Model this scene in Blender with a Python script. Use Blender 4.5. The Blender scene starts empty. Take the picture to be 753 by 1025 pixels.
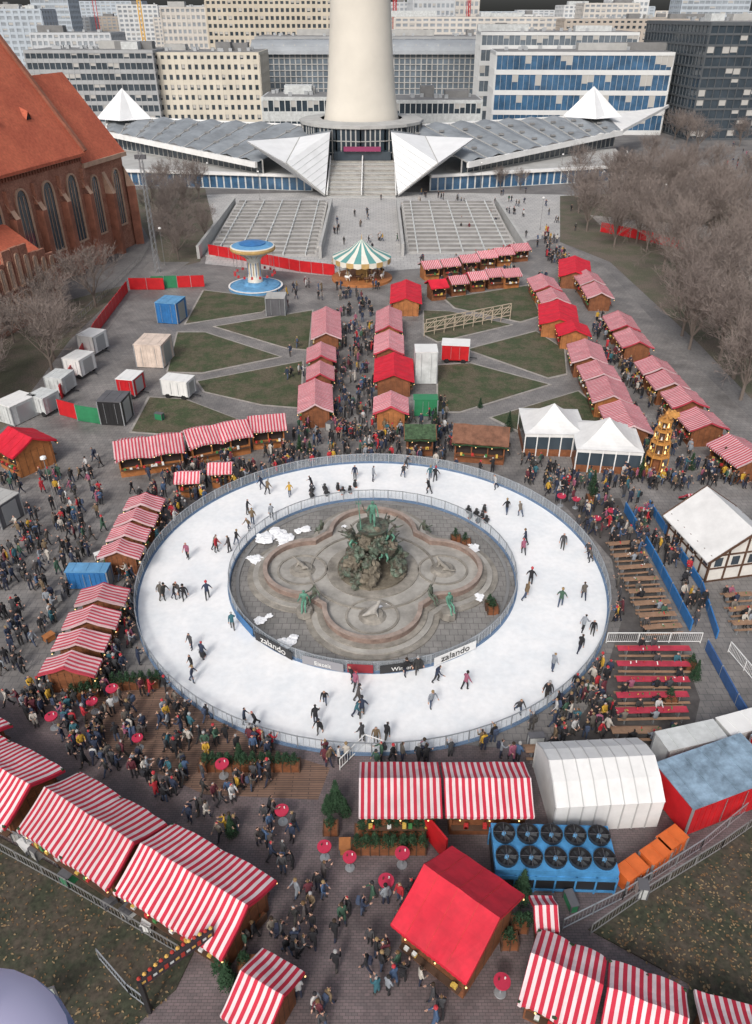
import bpy, bmesh, math, random
from math import radians, sin, cos, tan, atan, atan2, pi, sqrt
from mathutils import Vector, Matrix, noise
R = random.Random(7)
scene = bpy.context.scene
COL = scene.collection
# ---------------------------------------------------------------- survey
# ground plan was surveyed from the photograph: G(u,v,h) gives the true world point in metres at height h
P = radians(33.2); F = 764.0; H = 43.0
def G(u, v, h=0.0):
    a = (u-376)/F; b = -(v-512)/F
    dy = cos(P)+b*sin(P); dz = -sin(P)+b*cos(P)
    t = (H-h)/(-dz)
    return Vector((a*t, dy*t, h))
def DX(u, d, h=0): return (u-376)/F*(d*cos(P)+(H-h)*sin(P))
def HV(v, d): return H-d*tan(P+atan((v-512)/F))
# ---------------------------------------------------------------- materials
MC = {}
def nt_new(name):
    m = bpy.data.materials.new(name); m.use_nodes = True
    nt = m.node_tree; b = nt.nodes['Principled BSDF']
    return m, nt, b
def M(name, col=(.5,.5,.5), rough=.8, var=.2, scale=.8, bump=0., metal=0., emit=0, alpha=1, spec=.4):
    if name in MC: return MC[name]
    m, nt, b = nt_new(name)
    N = nt.nodes; L = nt.links
    tc = N.new('ShaderNodeTexCoord'); no = N.new('ShaderNodeTexNoise')
    no.inputs['Scale'].default_value = scale; no.inputs['Detail'].default_value = 4; no.inputs['Roughness'].default_value = .68
    L.new(tc.outputs['Object'], no.inputs['Vector'])
    mr = N.new('ShaderNodeMapRange'); mr.inputs[1].default_value = .3; mr.inputs[2].default_value = .7
    mr.inputs[3].default_value = 1-var; mr.inputs[4].default_value = 1+var
    L.new(no.outputs['Fac'], mr.inputs[0])
    vm = N.new('ShaderNodeVectorMath'); vm.operation = 'SCALE'; vm.inputs[0].default_value = col[:3]
    L.new(mr.outputs[0], vm.inputs['Scale']); L.new(vm.outputs[0], b.inputs['Base Color'])
    b.inputs['Roughness'].default_value = rough; b.inputs['Metallic'].default_value = metal
    b.inputs['Specular IOR Level'].default_value = spec
    if bump:
        bp = N.new('ShaderNodeBump'); bp.inputs['Strength'].default_value = bump; bp.inputs['Distance'].default_value = .05
        n2 = N.new('ShaderNodeTexNoise'); n2.inputs['Scale'].default_value = scale*8; L.new(tc.outputs['Object'], n2.inputs['Vector'])
        L.new(n2.outputs['Fac'], bp.inputs['Height']); L.new(bp.outputs[0], b.inputs['Normal'])
    if emit:
        b.inputs['Emission Color'].default_value = (*col[:3], 1); b.inputs['Emission Strength'].default_value = emit
        m.cycles.emission_sampling = 'NONE'
    if alpha < 1: b.inputs['Alpha'].default_value = alpha
    MC[name] = m; return m
def flat(name, col, rough=.8, metal=0):
    if name in MC: return MC[name]
    m, nt, b = nt_new(name); b.inputs['Base Color'].default_value = (*col, 1); b.inputs['Roughness'].default_value = rough; b.inputs['Metallic'].default_value = metal
    MC[name] = m; return m
def stripes(name, c1, c2, period=.5, dirt=.2, axis=0):
    if name in MC: return MC[name]
    m, nt, b = nt_new(name); N = nt.nodes; L = nt.links
    tc = N.new('ShaderNodeTexCoord'); sx = N.new('ShaderNodeSeparateXYZ'); L.new(tc.outputs['Object'], sx.inputs[0])
    d = N.new('ShaderNodeMath'); d.operation = 'DIVIDE'; d.inputs[1].default_value = period; L.new(sx.outputs[axis], d.inputs[0])
    fr = N.new('ShaderNodeMath'); fr.operation = 'FRACT'; L.new(d.outputs[0], fr.inputs[0])
    gt = N.new('ShaderNodeMath'); gt.operation = 'GREATER_THAN'; gt.inputs[1].default_value = .52; L.new(fr.outputs[0], gt.inputs[0])
    mx = N.new('ShaderNodeMix'); mx.data_type = 'RGBA'; mx.inputs[6].default_value = (*c1, 1); mx.inputs[7].default_value = (*c2, 1)
    L.new(gt.outputs[0], mx.inputs[0])
    no = N.new('ShaderNodeTexNoise'); no.inputs['Scale'].default_value = 1.1; no.inputs['Detail'].default_value = 5; no.inputs['Roughness'].default_value = .7
    mp = N.new('ShaderNodeMapping'); mp.inputs['Scale'].default_value = (1.5,.5,.6); L.new(tc.outputs['Object'], mp.inputs[0])
    oi = N.new('ShaderNodeObjectInfo'); cb = N.new('ShaderNodeCombineXYZ'); L.new(oi.outputs['Random'], cb.inputs[2])
    ad = N.new('ShaderNodeVectorMath'); ad.operation = 'MULTIPLY_ADD'; ad.inputs[1].default_value = (40,40,40); L.new(cb.outputs[0], ad.inputs[0]); L.new(mp.outputs[0], ad.inputs[2])
    L.new(ad.outputs[0], no.inputs['Vector'])
    mr = N.new('ShaderNodeMapRange'); mr.inputs[1].default_value = .3; mr.inputs[2].default_value = .7; mr.inputs[3].default_value = 1-dirt; mr.inputs[4].default_value = 1.06
    L.new(no.outputs['Fac'], mr.inputs[0])
    # every canvas has aged a little differently
    m3 = N.new('ShaderNodeMapRange'); m3.inputs[3].default_value = .82; m3.inputs[4].default_value = 1.08; L.new(oi.outputs['Random'], m3.inputs[0])
    mm = N.new('ShaderNodeMath'); mm.operation = 'MULTIPLY'; L.new(mr.outputs[0], mm.inputs[0]); L.new(m3.outputs[0], mm.inputs[1])
    vm = N.new('ShaderNodeVectorMath'); vm.operation = 'SCALE'; L.new(mx.outputs[2], vm.inputs[0]); L.new(mm.outputs[0], vm.inputs['Scale'])
    L.new(vm.outputs[0], b.inputs['Base Color']); b.inputs['Roughness'].default_value = .8
    MC[name] = m; return m
def paving(name, c1, c2, mortar, sc, var=.3, rough=.75, bw=.5, rh=.25):
    m, nt, b = nt_new(name); N = nt.nodes; L = nt.links
    tc = N.new('ShaderNodeTexCoord'); br = N.new('ShaderNodeTexBrick')
    br.inputs['Scale'].default_value = sc; br.inputs['Color1'].default_value = (*c1, 1); br.inputs['Color2'].default_value = (*c2, 1)
    br.inputs['Mortar'].default_value = (*mortar, 1); br.inputs['Mortar Size'].default_value = .018; br.inputs['Brick Width'].default_value = bw; br.inputs['Row Height'].default_value = rh
    L.new(tc.outputs['Object'], br.inputs['Vector'])
    no = N.new('ShaderNodeTexNoise'); no.inputs['Scale'].default_value = .18; no.inputs['Detail'].default_value = 6; no.inputs['Roughness'].default_value = .78
    L.new(tc.outputs['Object'], no.inputs['Vector'])
    mr = N.new('ShaderNodeMapRange'); mr.inputs[1].default_value = .3; mr.inputs[2].default_value = .7; mr.inputs[3].default_value = 1-var; mr.inputs[4].default_value = 1+var
    L.new(no.outputs['Fac'], mr.inputs[0])
    vm = N.new('ShaderNodeVectorMath'); vm.operation = 'SCALE'; L.new(br.outputs[0], vm.inputs[0]); L.new(mr.outputs[0], vm.inputs['Scale'])
    L.new(vm.outputs[0], b.inputs['Base Color'])
    r2 = N.new('ShaderNodeMapRange'); r2.inputs[1].default_value = .35; r2.inputs[2].default_value = .65; r2.inputs[3].default_value = rough-.3; r2.inputs[4].default_value = rough+.1
    L.new(no.outputs['Fac'], r2.inputs[0]); L.new(r2.outputs[0], b.inputs['Roughness'])
    MC[name] = m; return m
def blend2(name, c1, c2, scale, rough=.95, lo=.42, hi=.58, scale2=6, bump=.3, v0=.6, v1=1.4):
    m, nt, b = nt_new(name); N = nt.nodes; L = nt.links
    tc = N.new('ShaderNodeTexCoord'); no = N.new('ShaderNodeTexNoise'); no.inputs['Scale'].default_value = scale; no.inputs['Detail'].default_value = 5; no.inputs['Roughness'].default_value = .72
    L.new(tc.outputs['Object'], no.inputs['Vector'])
    mr = N.new('ShaderNodeMapRange'); mr.inputs[1].default_value = lo; mr.inputs[2].default_value = hi; L.new(no.outputs['Fac'], mr.inputs[0])
    mx = N.new('ShaderNodeMix'); mx.data_type = 'RGBA'; mx.inputs[6].default_value = (*c1, 1); mx.inputs[7].default_value = (*c2, 1); L.new(mr.outputs[0], mx.inputs[0])
    n2 = N.new('ShaderNodeTexNoise'); n2.inputs['Scale'].default_value = scale2; n2.inputs['Detail'].default_value = 3; L.new(tc.outputs['Object'], n2.inputs['Vector'])
    m2 = N.new('ShaderNodeMapRange'); m2.inputs[1].default_value = .3; m2.inputs[2].default_value = .7; m2.inputs[3].default_value = v0; m2.inputs[4].default_value = v1; L.new(n2.outputs['Fac'], m2.inputs[0])
    vm = N.new('ShaderNodeVectorMath'); vm.operation = 'SCALE'; L.new(mx.outputs[2], vm.inputs[0]); L.new(m2.outputs[0], vm.inputs['Scale'])
    L.new(vm.outputs[0], b.inputs['Base Color']); b.inputs['Roughness'].default_value = rough
    if bump:
        bp = N.new('ShaderNodeBump'); bp.inputs['Strength'].default_value = bump; bp.inputs['Distance'].default_value = .08
        L.new(n2.outputs['Fac'], bp.inputs['Height']); L.new(bp.outputs[0], b.inputs['Normal'])
    MC[name] = m; return m
def objcol(name, rough=.85):
    m, nt, b = nt_new(name); oi = nt.nodes.new('ShaderNodeObjectInfo')
    nt.links.new(oi.outputs['Color'], b.inputs['Base Color']); b.inputs['Roughness'].default_value = rough
    MC[name] = m; return m
def randcol(name, cols, rough=.85):
    m, nt, b = nt_new(name); oi = nt.nodes.new('ShaderNodeObjectInfo'); cr = nt.nodes.new('ShaderNodeValToRGB')
    cr.color_ramp.interpolation = 'CONSTANT'; e = cr.color_ramp.elements
    e[0].color = (*cols[0], 1); e[1].position = 1/len(cols); e[1].color = (*cols[1], 1)
    for i in range(2, len(cols)):
        x = e.new(i/len(cols)); x.color = (*cols[i], 1)
    nt.links.new(oi.outputs['Random'], cr.inputs[0]); nt.links.new(cr.outputs[0], b.inputs['Base Color']); b.inputs['Roughness'].default_value = rough
    MC[name] = m; return m

asphalt = blend2('asphalt', (.125,.12,.12), (.18,.172,.168), .09, rough=.85, scale2=3, bump=.1, v0=.78, v1=1.2)
pave_fg = paving('brick_paving', (.16,.122,.125), (.12,.098,.10), (.06,.052,.052), 1.6, .5, .70)
pave_up = paving('concrete_slabs', (.42,.41,.40), (.37,.365,.36), (.24,.24,.24), .35, .2, .85, .5, .5)
pave_mid = paving('mosaic_paving', (.20,.187,.18), (.165,.157,.153), (.10,.10,.10), .8, .42, .8, .5, .5)
pave_path = M('path_gravel', (.30,.28,.26), .95, .25, .6, .2)
grass = blend2('winter_grass', (.045,.062,.026), (.095,.082,.052), .35)
soil = blend2('leaf_litter', (.12,.098,.078), (.085,.085,.055), .2)
deckm = paving('timber_deck', (.20,.12,.085), (.145,.09,.065), (.05,.035,.03), .9, .4, .7, 2.0, .16)
ice = blend2('ice', (.73,.755,.775), (.83,.835,.84), .22, rough=.38, scale2=2.2, bump=0, v0=.95, v1=1.03, lo=.38, hi=.6)
STR = stripes('striped_canvas', (.50,.016,.045), (.70,.59,.60), .40, .22)
STRP = stripes('faded_striped_canvas', (.52,.055,.085), (.68,.47,.49), .36, .25)
REDC = M('red_canvas', (.52,.012,.032), .7, .22, .7)
WHITEC = M('white_canvas', (.64,.64,.635), .6, .12, .5)
wood = M('stall_wood', (.20,.075,.033), .65, .35, 1.5)
wood2 = M('orange_wood', (.36,.14,.048), .65, .3, 1.2)
woodd = M('dark_wood', (.09,.048,.03), .7, .3, 1.2)
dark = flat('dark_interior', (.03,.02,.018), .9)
garl = M('fir_garland', (.02,.05,.02), .9, .5, 6)
warm = M('warm_bulb', (1.0,.62,.25), .5, .05, 1, emit=1.6)
goods = [flat('goods_red', (.5,.03,.03)), flat('goods_yellow', (.6,.4,.08)), flat('goods_white', (.7,.7,.68)), flat('goods_green', (.05,.2,.06))]
brick = blend2('church_brick', (.36,.17,.115), (.27,.115,.075), .35, rough=.9, scale2=3.5, bump=.2, v0=.72, v1=1.25)
brickd = M('church_brick_trim', (.25,.10,.065), .9, .3, .5)
brickl = M('church_brick_pale', (.44,.29,.21), .9, .2, .7)
tile = blend2('clay_roof_tile', (.50,.125,.065), (.42,.098,.052), .15, rough=.85, scale2=2.2, bump=.3, v0=.82, v1=1.15)
conc2 = M('concrete_grey', (.38,.38,.37), .85, .15, .2)
concd = M('concrete_dark', (.19,.19,.19), .85, .15, .3)
white = M('white_paint', (.72,.72,.71), .5, .1, .3)
metal = flat('galvanised_metal', (.42,.44,.46), .45, .6)
blackm = flat('black_plastic', (.02,.02,.022), .4)
bluem = M('blue_paint', (.03,.15,.38), .45, .18, 1)
redm = M('red_paint', (.48,.015,.02), .45, .16, 1)
greenm = M('green_paint', (.03,.20,.09), .5, .15, 1)
orangem = M('orange_paint', (.60,.13,.03), .5, .15, 1)
yellowm = M('yellow_paint', (.70,.40,.06), .5, .1, 1)
glassd = M('dark_glass', (.04,.055,.07), .12, .35, .1, spec=.8)
glassb = M('blue_glass', (.045,.11,.20), .15, .45, .2, spec=.8)
glassg = M('grey_glass', (.13,.16,.19), .2, .35, .1, spec=.7)
acryl = M('acrylic_panel', (.48,.55,.62), .25, .1, 1, alpha=.28)
granite = M('red_granite', (.235,.17,.143), .6, .35, 1.5)
coping = M('granite_coping', (.31,.245,.21), .5, .3, 1.2)
stone = M('fountain_stone', (.24,.222,.195), .85, .4, .8, .3)
stonel = M('pale_stone', (.325,.31,.285), .85, .3, .5, .2)
stonep = paving('fountain_court_slabs', (.225,.215,.205), (.185,.18,.172), (.10,.095,.09), .7, .4, .85, .5, .5)
patina = M('patina_bronze', (.10,.24,.175), .7, .5, 1.6, .3)
bronze = blend2('dark_bronze', (.075,.066,.05), (.095,.135,.10), .9, rough=.6, scale2=4, bump=.5, v0=.5, v1=1.5)
bark = flat('bark', (.15,.122,.105), .95)
twig = flat('twig_bark', (.20,.165,.148), .95)
needle = M('fir_needles', (.025,.06,.028), .9, .4, 3)
snow = M('snow', (.78,.79,.81), .8, .06)
coat = objcol('coat_cloth')
trou = randcol('trouser_cloth', [(.02,.025,.05), (.015,.015,.018), (.05,.07,.12), (.06,.055,.05), (.025,.025,.03)])
hair = randcol('hair', [(.03,.018,.01), (.01,.009,.008), (.12,.07,.03), (.25,.17,.08), (.02,.02,.025), (.3,.3,.3), (.4,.03,.04)])
skin = flat('skin', (.50,.30,.22), .6)
shoe = flat('shoe_leather', (.02,.018,.018), .6)
# ---------------------------------------------------------------- mesh builder
class MB:
    def __init__(s): s.v = []; s.f = []; s.m = []; s.mats = []
    def mi(s, mat):
        if mat not in s.mats: s.mats.append(mat)
        return s.mats.index(mat)
    def add(s, vs, fs, mat):
        o = len(s.v); s.v += [tuple(v) for v in vs]; k = s.mi(mat)
        for f in fs: s.f.append([i+o for i in f]); s.m.append(k)
    def poly(s, pts, mat): s.add(pts, [list(range(len(pts)))], mat)
    def box(s, x0, x1, y0, y1, z0, z1, mat):
        v = [(x0,y0,z0),(x1,y0,z0),(x1,y1,z0),(x0,y1,z0),(x0,y0,z1),(x1,y0,z1),(x1,y1,z1),(x0,y1,z1)]
        s.add(v, [(0,3,2,1),(4,5,6,7),(0,1,5,4),(1,2,6,5),(2,3,7,6),(3,0,4,7)], mat)
    def bar(s, a, b, w, h, mat):
        a = Vector(a); b = Vector(b); d = b-a
        if d.length < 1e-5: return
        side = d.cross(Vector((0,0,1)))
        if side.length < 1e-4: side = Vector((1,0,0))
        side.normalize(); up = side.cross(d).normalized(); side *= w/2; up *= h/2
        v = [a-side-up, a+side-up, a+side+up, a-side+up, b-side-up, b+side-up, b+side+up, b-side+up]
        s.add(v, [(0,1,2,3),(7,6,5,4),(0,4,5,1),(1,5,6,2),(2,6,7,3),(3,7,4,0)], mat)
    def tube(s, a, b, r0, r1, n, mat, cap=True):
        a = Vector(a); b = Vector(b); d = (b-a)
        if d.length < 1e-6: return
        d.normalize(); q = Vector((1,0,0)) if abs(d.x) < .8 else Vector((0,1,0))
        e1 = d.cross(q).normalized(); e2 = d.cross(e1)
        v = [a+(e1*cos(2*pi*i/n)+e2*sin(2*pi*i/n))*r0 for i in range(n)]+[b+(e1*cos(2*pi*i/n)+e2*sin(2*pi*i/n))*r1 for i in range(n)]
        f = [(i, (i+1) % n, n+(i+1) % n, n+i) for i in range(n)]
        if cap: f += [tuple(range(n))[::-1], tuple(range(n, 2*n))]
        s.add(v, f, mat)
    def lathe(s, prof, n, mat, c=(0,0), cap=True, a0=0):
        v = []; f = []
        for r, z in prof:
            for i in range(n):
                a = a0+2*pi*i/n; v.append((c[0]+r*cos(a), c[1]+r*sin(a), z))
        for k in range(len(prof)-1):
            for i in range(n):
                j = (i+1) % n; f.append((k*n+i, k*n+j, (k+1)*n+j, (k+1)*n+i))
        if cap: f.append(tuple(range((len(prof)-1)*n, len(prof)*n)))
        s.add(v, f, mat)
    def plate(s, pts, th, mat):
        n = len(pts); v = [Vector(p) for p in pts]+[Vector(p)-Vector((0,0,th)) for p in pts]
        f = [tuple(range(n)), tuple(range(n, 2*n))[::-1]]+[(i, n+i, n+(i+1) % n, (i+1) % n) for i in range(n)]
        s.add(v, f, mat)
    def ring(s, pi_, po_, z0, z1, mat):
        n = len(pi_); v = [(x,y,z0) for x,y in pi_]+[(x,y,z1) for x,y in pi_]+[(x,y,z0) for x,y in po_]+[(x,y,z1) for x,y in po_]
        f = []
        for i in range(n):
            j = (i+1) % n; f += [(n+i, n+j, 3*n+j, 3*n+i), (i, n+i, n+j, j)[::-1], (2*n+i, 2*n+j, 3*n+j, 3*n+i)]
        s.add(v, f, mat)
    def mesh(s, name, smooth=False):
        me = bpy.data.meshes.new(name); me.from_pydata(s.v, [], s.f)
        for m in s.mats: me.materials.append(m)
        me.polygons.foreach_set('material_index', s.m)
        if smooth: me.polygons.foreach_set('use_smooth', [True]*len(me.polygons))
        me.update(); return me
    def build(s, name, loc=(0,0,0), rz=0, sc=1, smooth=False):
        return place(s.mesh(name, smooth), name, loc, rz, sc)
def place(me, name, loc, rz=0, sc=1, col=None):
    o = bpy.data.objects.new(name, me); COL.objects.link(o); o.location = loc; o.rotation_euler = (0,0,rz)
    o.scale = (sc,sc,sc) if not isinstance(sc, tuple) else sc
    if col: o.color = (*col, 1)
    return o
OBST = []
def obst(cx, cy, ang, hx, hy): OBST.append((cx, cy, cos(ang), sin(ang), hx, hy))
def blocked(x, y, pad=.25):
    for cx, cy, c, s, hx, hy in OBST:
        dx = x-cx; dy = y-cy
        if abs(dx*c+dy*s) < hx+pad and abs(-dx*s+dy*c) < hy+pad: return True
    return False
def inpoly(u, v, pl):
    r = False; n = len(pl)
    for i in range(n):
        x1, y1 = pl[i]; x2, y2 = pl[(i+1) % n]
        if (y1 > v) != (y2 > v) and u < (x2-x1)*(v-y1)/(y2-y1)+x1: r = not r
    return r
def sheet(name, pl, z, mat, thick=0):
    b = MB(); pts = [G(u, v) for u, v in pl]; pts = [(p.x, p.y, z) for p in pts]
    area = sum(pts[i][0]*pts[(i+1) % len(pts)][1]-pts[(i+1) % len(pts)][0]*pts[i][1] for i in range(len(pts)))
    if area < 0: pts = pts[::-1]
    if thick: b.plate(pts, thick, mat)
    else: b.poly(pts, mat)
    return b.build(name)
# ---------------------------------------------------------------- ground
b = MB(); b.poly([(-3000,-200,0),(3000,-200,0),(3000,6000,0),(-3000,6000,0)], asphalt); b.build('ground')
sheet('plaza_pavement', [(195,195),(330,192),(400,192),(640,196),(610,232),(530,240),(470,264),(330,276),(205,264),(212,230)], .012, pave_up)
sheet('market_pavement', [(205,264),(330,278),(470,266),(560,242),(600,262),(680,350),(753,420),(800,640),(720,760),(540,750),(30,700),(-120,640),(-60,470),(60,400),(130,300)], .008, pave_mid)
sheet('foreground_pavement', [(-200,690),(30,702),(540,752),(720,762),(1000,700),(1100,1150),(-400,1150)], .016, pave_fg)
sheet('timber_decking', [(75,685),(200,688),(250,742),(330,768),(318,800),(205,795),(150,770),(90,740)], .03, deckm)
sheet('timber_decking', [(560,500),(620,498),(665,600),(700,700),(690,745),(560,745),(600,690),(622,620),(612,560)], .03, M('dark_deck', (.085,.078,.075), .6, .4, .6))
lawns = [
 [(204,291),(280,300),(262,312),(186,324)], [(216,327),(312,311),(308,350),(286,348)],
 [(178,333),(205,333),(279,357),(202,373),(168,372)], [(198,382),(302,362),(300,408),(262,405),(205,392)],
 [(150,398),(185,400),(248,424),(236,440),(132,432)],
 [(445,299),(528,286),(540,316),(520,322),(455,308)], [(424,311),(450,312),(510,325),(438,342),(424,335)],
 [(468,350),(536,332),(564,350),(566,374),(548,378)], [(438,366),(470,364),(548,385),(460,412),(438,412)],
 [(492,418),(578,392),(602,412),(612,430),(520,432)]]
for l in lawns:
    cu_, cv_ = sum(p[0] for p in l)/len(l), sum(p[1] for p in l)/len(l)
    sheet('lawn_edging', [(u+(u-cu_)*.05, v+(v-cv_)*.05) for u, v in l], .09, pave_path, .1)
    sheet('lawn', l, .12, grass, .05)
dl = blend2('dark_lawn', (.036,.040,.024), (.062,.050,.037), .45, scale2=4)
sheet('lawn', [(-200,800),(-30,822),(80,880),(196,948),(176,990),(120,1040),(100,1160),(-300,1160)], .1, dl, .12)
sheet('lawn', [(588,930),(620,908),(753,822),(900,760),(1000,1160),(640,1160),(690,985)], .1, dl, .12)
# fallen leaves on the front lawns
b = MB(); lfm = [flat('dead_leaf_brown', (.16,.09,.04)), flat('dead_leaf_tan', (.24,.17,.09))]
for pl in ([(-40,830),(190,950),(170,1000),(100,1060),(-60,1060)], [(600,935),(753,830),(790,1000),(700,1000)]):
    us = [p[0] for p in pl]; vs_ = [p[1] for p in pl]
    for k in range(1400):
        u, v = R.uniform(min(us),max(us)), R.uniform(min(vs_),max(vs_))
        if inpoly(u, v, pl):
            g = G(u, v); a = R.random()*6.28; s = R.uniform(.05,.11); z = .125+R.random()*.02
            b.add([(g.x+s*cos(a),g.y+s*sin(a),z),(g.x+s*.6*cos(a+1.8),g.y+s*.6*sin(a+1.8),z+.02),(g.x-s*cos(a),g.y-s*sin(a),z),(g.x+s*.6*cos(a-1.8),g.y+s*.6*sin(a-1.8),z+.01)], [(0,1,2,3)], lfm[k % 2])
b.build('fallen_leaves')
sheet('park_ground', [(560,196),(680,190),(860,240),(1000,420),(800,450),(700,345),(610,262),(560,242)], .014, soil)
sheet('park_ground', [(120,190),(205,188),(215,230),(200,262),(165,270),(150,240)], .014, soil)
sheet('park_ground', [(-200,330),(0,312),(70,300),(125,285),(60,385),(0,430),(-200,460)], .014, soil)
sheet('footpath', [(150,262),(190,262),(130,300),(40,420),(10,420),(70,340)], .02, pave_mid)
sheet('footpath', [(660,200),(672,199),(753,262),(753,285)], .02, pave_path); sheet('footpath', [(590,215),(753,232),(753,242),(600,225)], .024, pave_path)
# ---------------------------------------------------------------- ice rink
C = Vector((-.3, 55.4, 0)); RO = 20.9; RI = 13.0
def circ(r, n=128, c=C): return [(c.x+r*cos(2*pi*i/n), c.y+r*sin(2*pi*i/n)*.975) for i in range(n)]
edge = M('rink_blue_edge', (.13,.20,.31))
b = MB(); b.ring(circ(RI+.1), circ(RO-.1), 0, .10, ice); b.ring(circ(RI-.12), circ(RI+.1), 0, .16, edge); b.ring(circ(RO-.1), circ(RO+.12), 0, .16, edge)
b.build('ice_rink')
def rink_fence(r, name, n):
    b = MB(); pts = circ(r, n)
    for i in range(n):
        x, y = pts[i]; x2, y2 = pts[(i+1) % n]
        b.tube((x,y,.1), (x,y,1.3), .05, .05, 5, metal)
        b.bar((x,y,1.25), (x2,y2,1.25), .06, .06, metal); b.bar((x,y,.24), (x2,y2,.24), .06, .08, edge)
        b.add([(x,y,.28),(x2,y2,.28),(x2,y2,1.2),(x,y,1.2)], [(0,1,2,3)], acryl)
        for k in range(1, 4):
            t = k/4; b.tube((x+(x2-x)*t, y+(y2-y)*t, .28), (x+(x2-x)*t, y+(y2-y)*t, 1.22), .014, .014, 3, metal)
    b.build(name)
rink_fence(RO+.05, 'rink_fence', 76); rink_fence(RI-.05, 'rink_fence', 52)
def banner(a, txt, col, tcol, L=4.0, ts=.9):
    r = RI+.12; x = C.x+r*cos(a); y = C.y+r*sin(a)*.975
    b = MB(); b.box(-L/2, L/2, -.02, .02, 0, .85, col)
    o = b.build('advertising_banner', (x,y,.25), a+pi/2)
    if txt:
        cu = bpy.data.curves.new('lettering', 'FONT'); cu.body = txt; cu.size = ts; cu.align_x = 'CENTER'; cu.extrude = .01
        t = bpy.data.objects.new('lettering', cu); COL.objects.link(t); cu.materials.append(tcol); t.parent = o
        t.location = (0,-.05,.18); t.rotation_euler = (pi/2,0,0)
blk = flat('banner_black', (.02,.02,.022), .5); bgrey = flat('banner_grey', (.25,.25,.27))
banner(radians(-127), 'zalando', blk, white); banner(radians(-60), 'zalando', white, blk); banner(radians(-107), 'Eiszeit', bgrey, white, 3.4, .55)
banner(radians(-144), '', flat('banner_blue', (.05,.16,.35)), white, 3); banner(radians(-80), 'Winter', blk, white, 3.4, .55); banner(radians(-94), '', flat('banner_dark_red', (.25,.02,.03)), white, 2)
# fountain --------------------------------------------------------
def quatre(s, n=160, off=0):
    out = []
    for i in range(n):
        a = 2*pi*i/n; best = 6.9*s+off
        for k in range(4):
            d = 5.7*s; rr = 4.1*s+off; th = a-k*pi/2
            disc = rr*rr-(d*sin(th))**2
            if disc > 0 and cos(th) > 0: best = max(best, d*cos(th)+sqrt(disc))
        out.append((C.x+best*cos(a), C.y+best*sin(a)*.985))
    return out
b = MB()
b.poly([(x,y,.03) for x,y in circ(RI-.2)], stonep)
b.ring(circ(12.1), circ(12.4), .0, .14, concd)
b.plate([(x,y,.15) for x,y in quatre(1, off=1.6)], .15, stone)
b.plate([(x,y,.30) for x,y in quatre(1, off=1.1)], .16, stonel)
b.plate([(x,y,.44) for x,y in quatre(1, off=.6)], .16, stone)
b.ring(quatre(1, off=-.20), quatre(1, off=.10), .3, .95, granite)
b.ring(quatre(1, off=-.24), quatre(1, off=.15), .95, 1.04, coping)
b.poly([(x,y,.46) for x,y in quatre(1, off=-.19)], stonel)
b.ring(circ(5.6, 64), circ(5.8, 64), .46, .58, stone); b.plate([(x,y,.56) for x,y in circ(4.2, 48)], .1, stone)
mrock = M('mossy_rock', (.15,.13,.10), .9, .5, 1.2, .5)
b.plate([(x,y,.8) for x,y in circ(3.2, 32)], .3, mrock)
for k in range(4):
    a = k*pi/2; cc = Vector((C.x+6.4*cos(a), C.y+6.4*sin(a), 0)); b.ring(circ(2.1, 32, cc), circ(2.3, 32, cc), .46, .56, stone)
    lx, ly = C.x+6.4*cos(a), C.y+6.4*sin(a); b.lathe([(1.2,.47),(1.0,.6),(.9,.75),(.1,.8)], 14, stone, (lx, ly))
fb = b
def lump(b, c, r, mat, seed, amp=.35, sub=2, squash=1.0):
    bm = bmesh.new(); bmesh.ops.create_icosphere(bm, subdivisions=sub, radius=1)
    vs = []
    for v in bm.verts:
        n = noise.noise(v.co*1.7+Vector((seed*3.1,seed,0)))+.5*noise.noise(v.co*4+Vector((0,seed*2,0)))
        q = v.co*(1+amp*n); vs.append((c[0]+q.x*r, c[1]+q.y*r, c[2]+q.z*r*squash))
    b.add(vs, [[x.index for x in f.verts] for f in bm.faces], mat); bm.free()
for i in range(46):
    a = R.random()*2*pi; k = R.random(); rr = 2.3*(1-k)+.5*R.random()+.2
    lump(fb, (C.x+rr*cos(a), C.y+rr*sin(a), .6+4.3*k), .8-.25*k, bronze if i % 3 else mrock, i, .7, 3)
fb.lathe([(.7,4.2),(1.0,4.8),(1.4,5.15),(1.45,5.3),(.9,5.2),(.6,5.4),(.2,5.5)], 14, bronze, (C.x,C.y))
fb.build('neptune_fountain')
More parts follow.
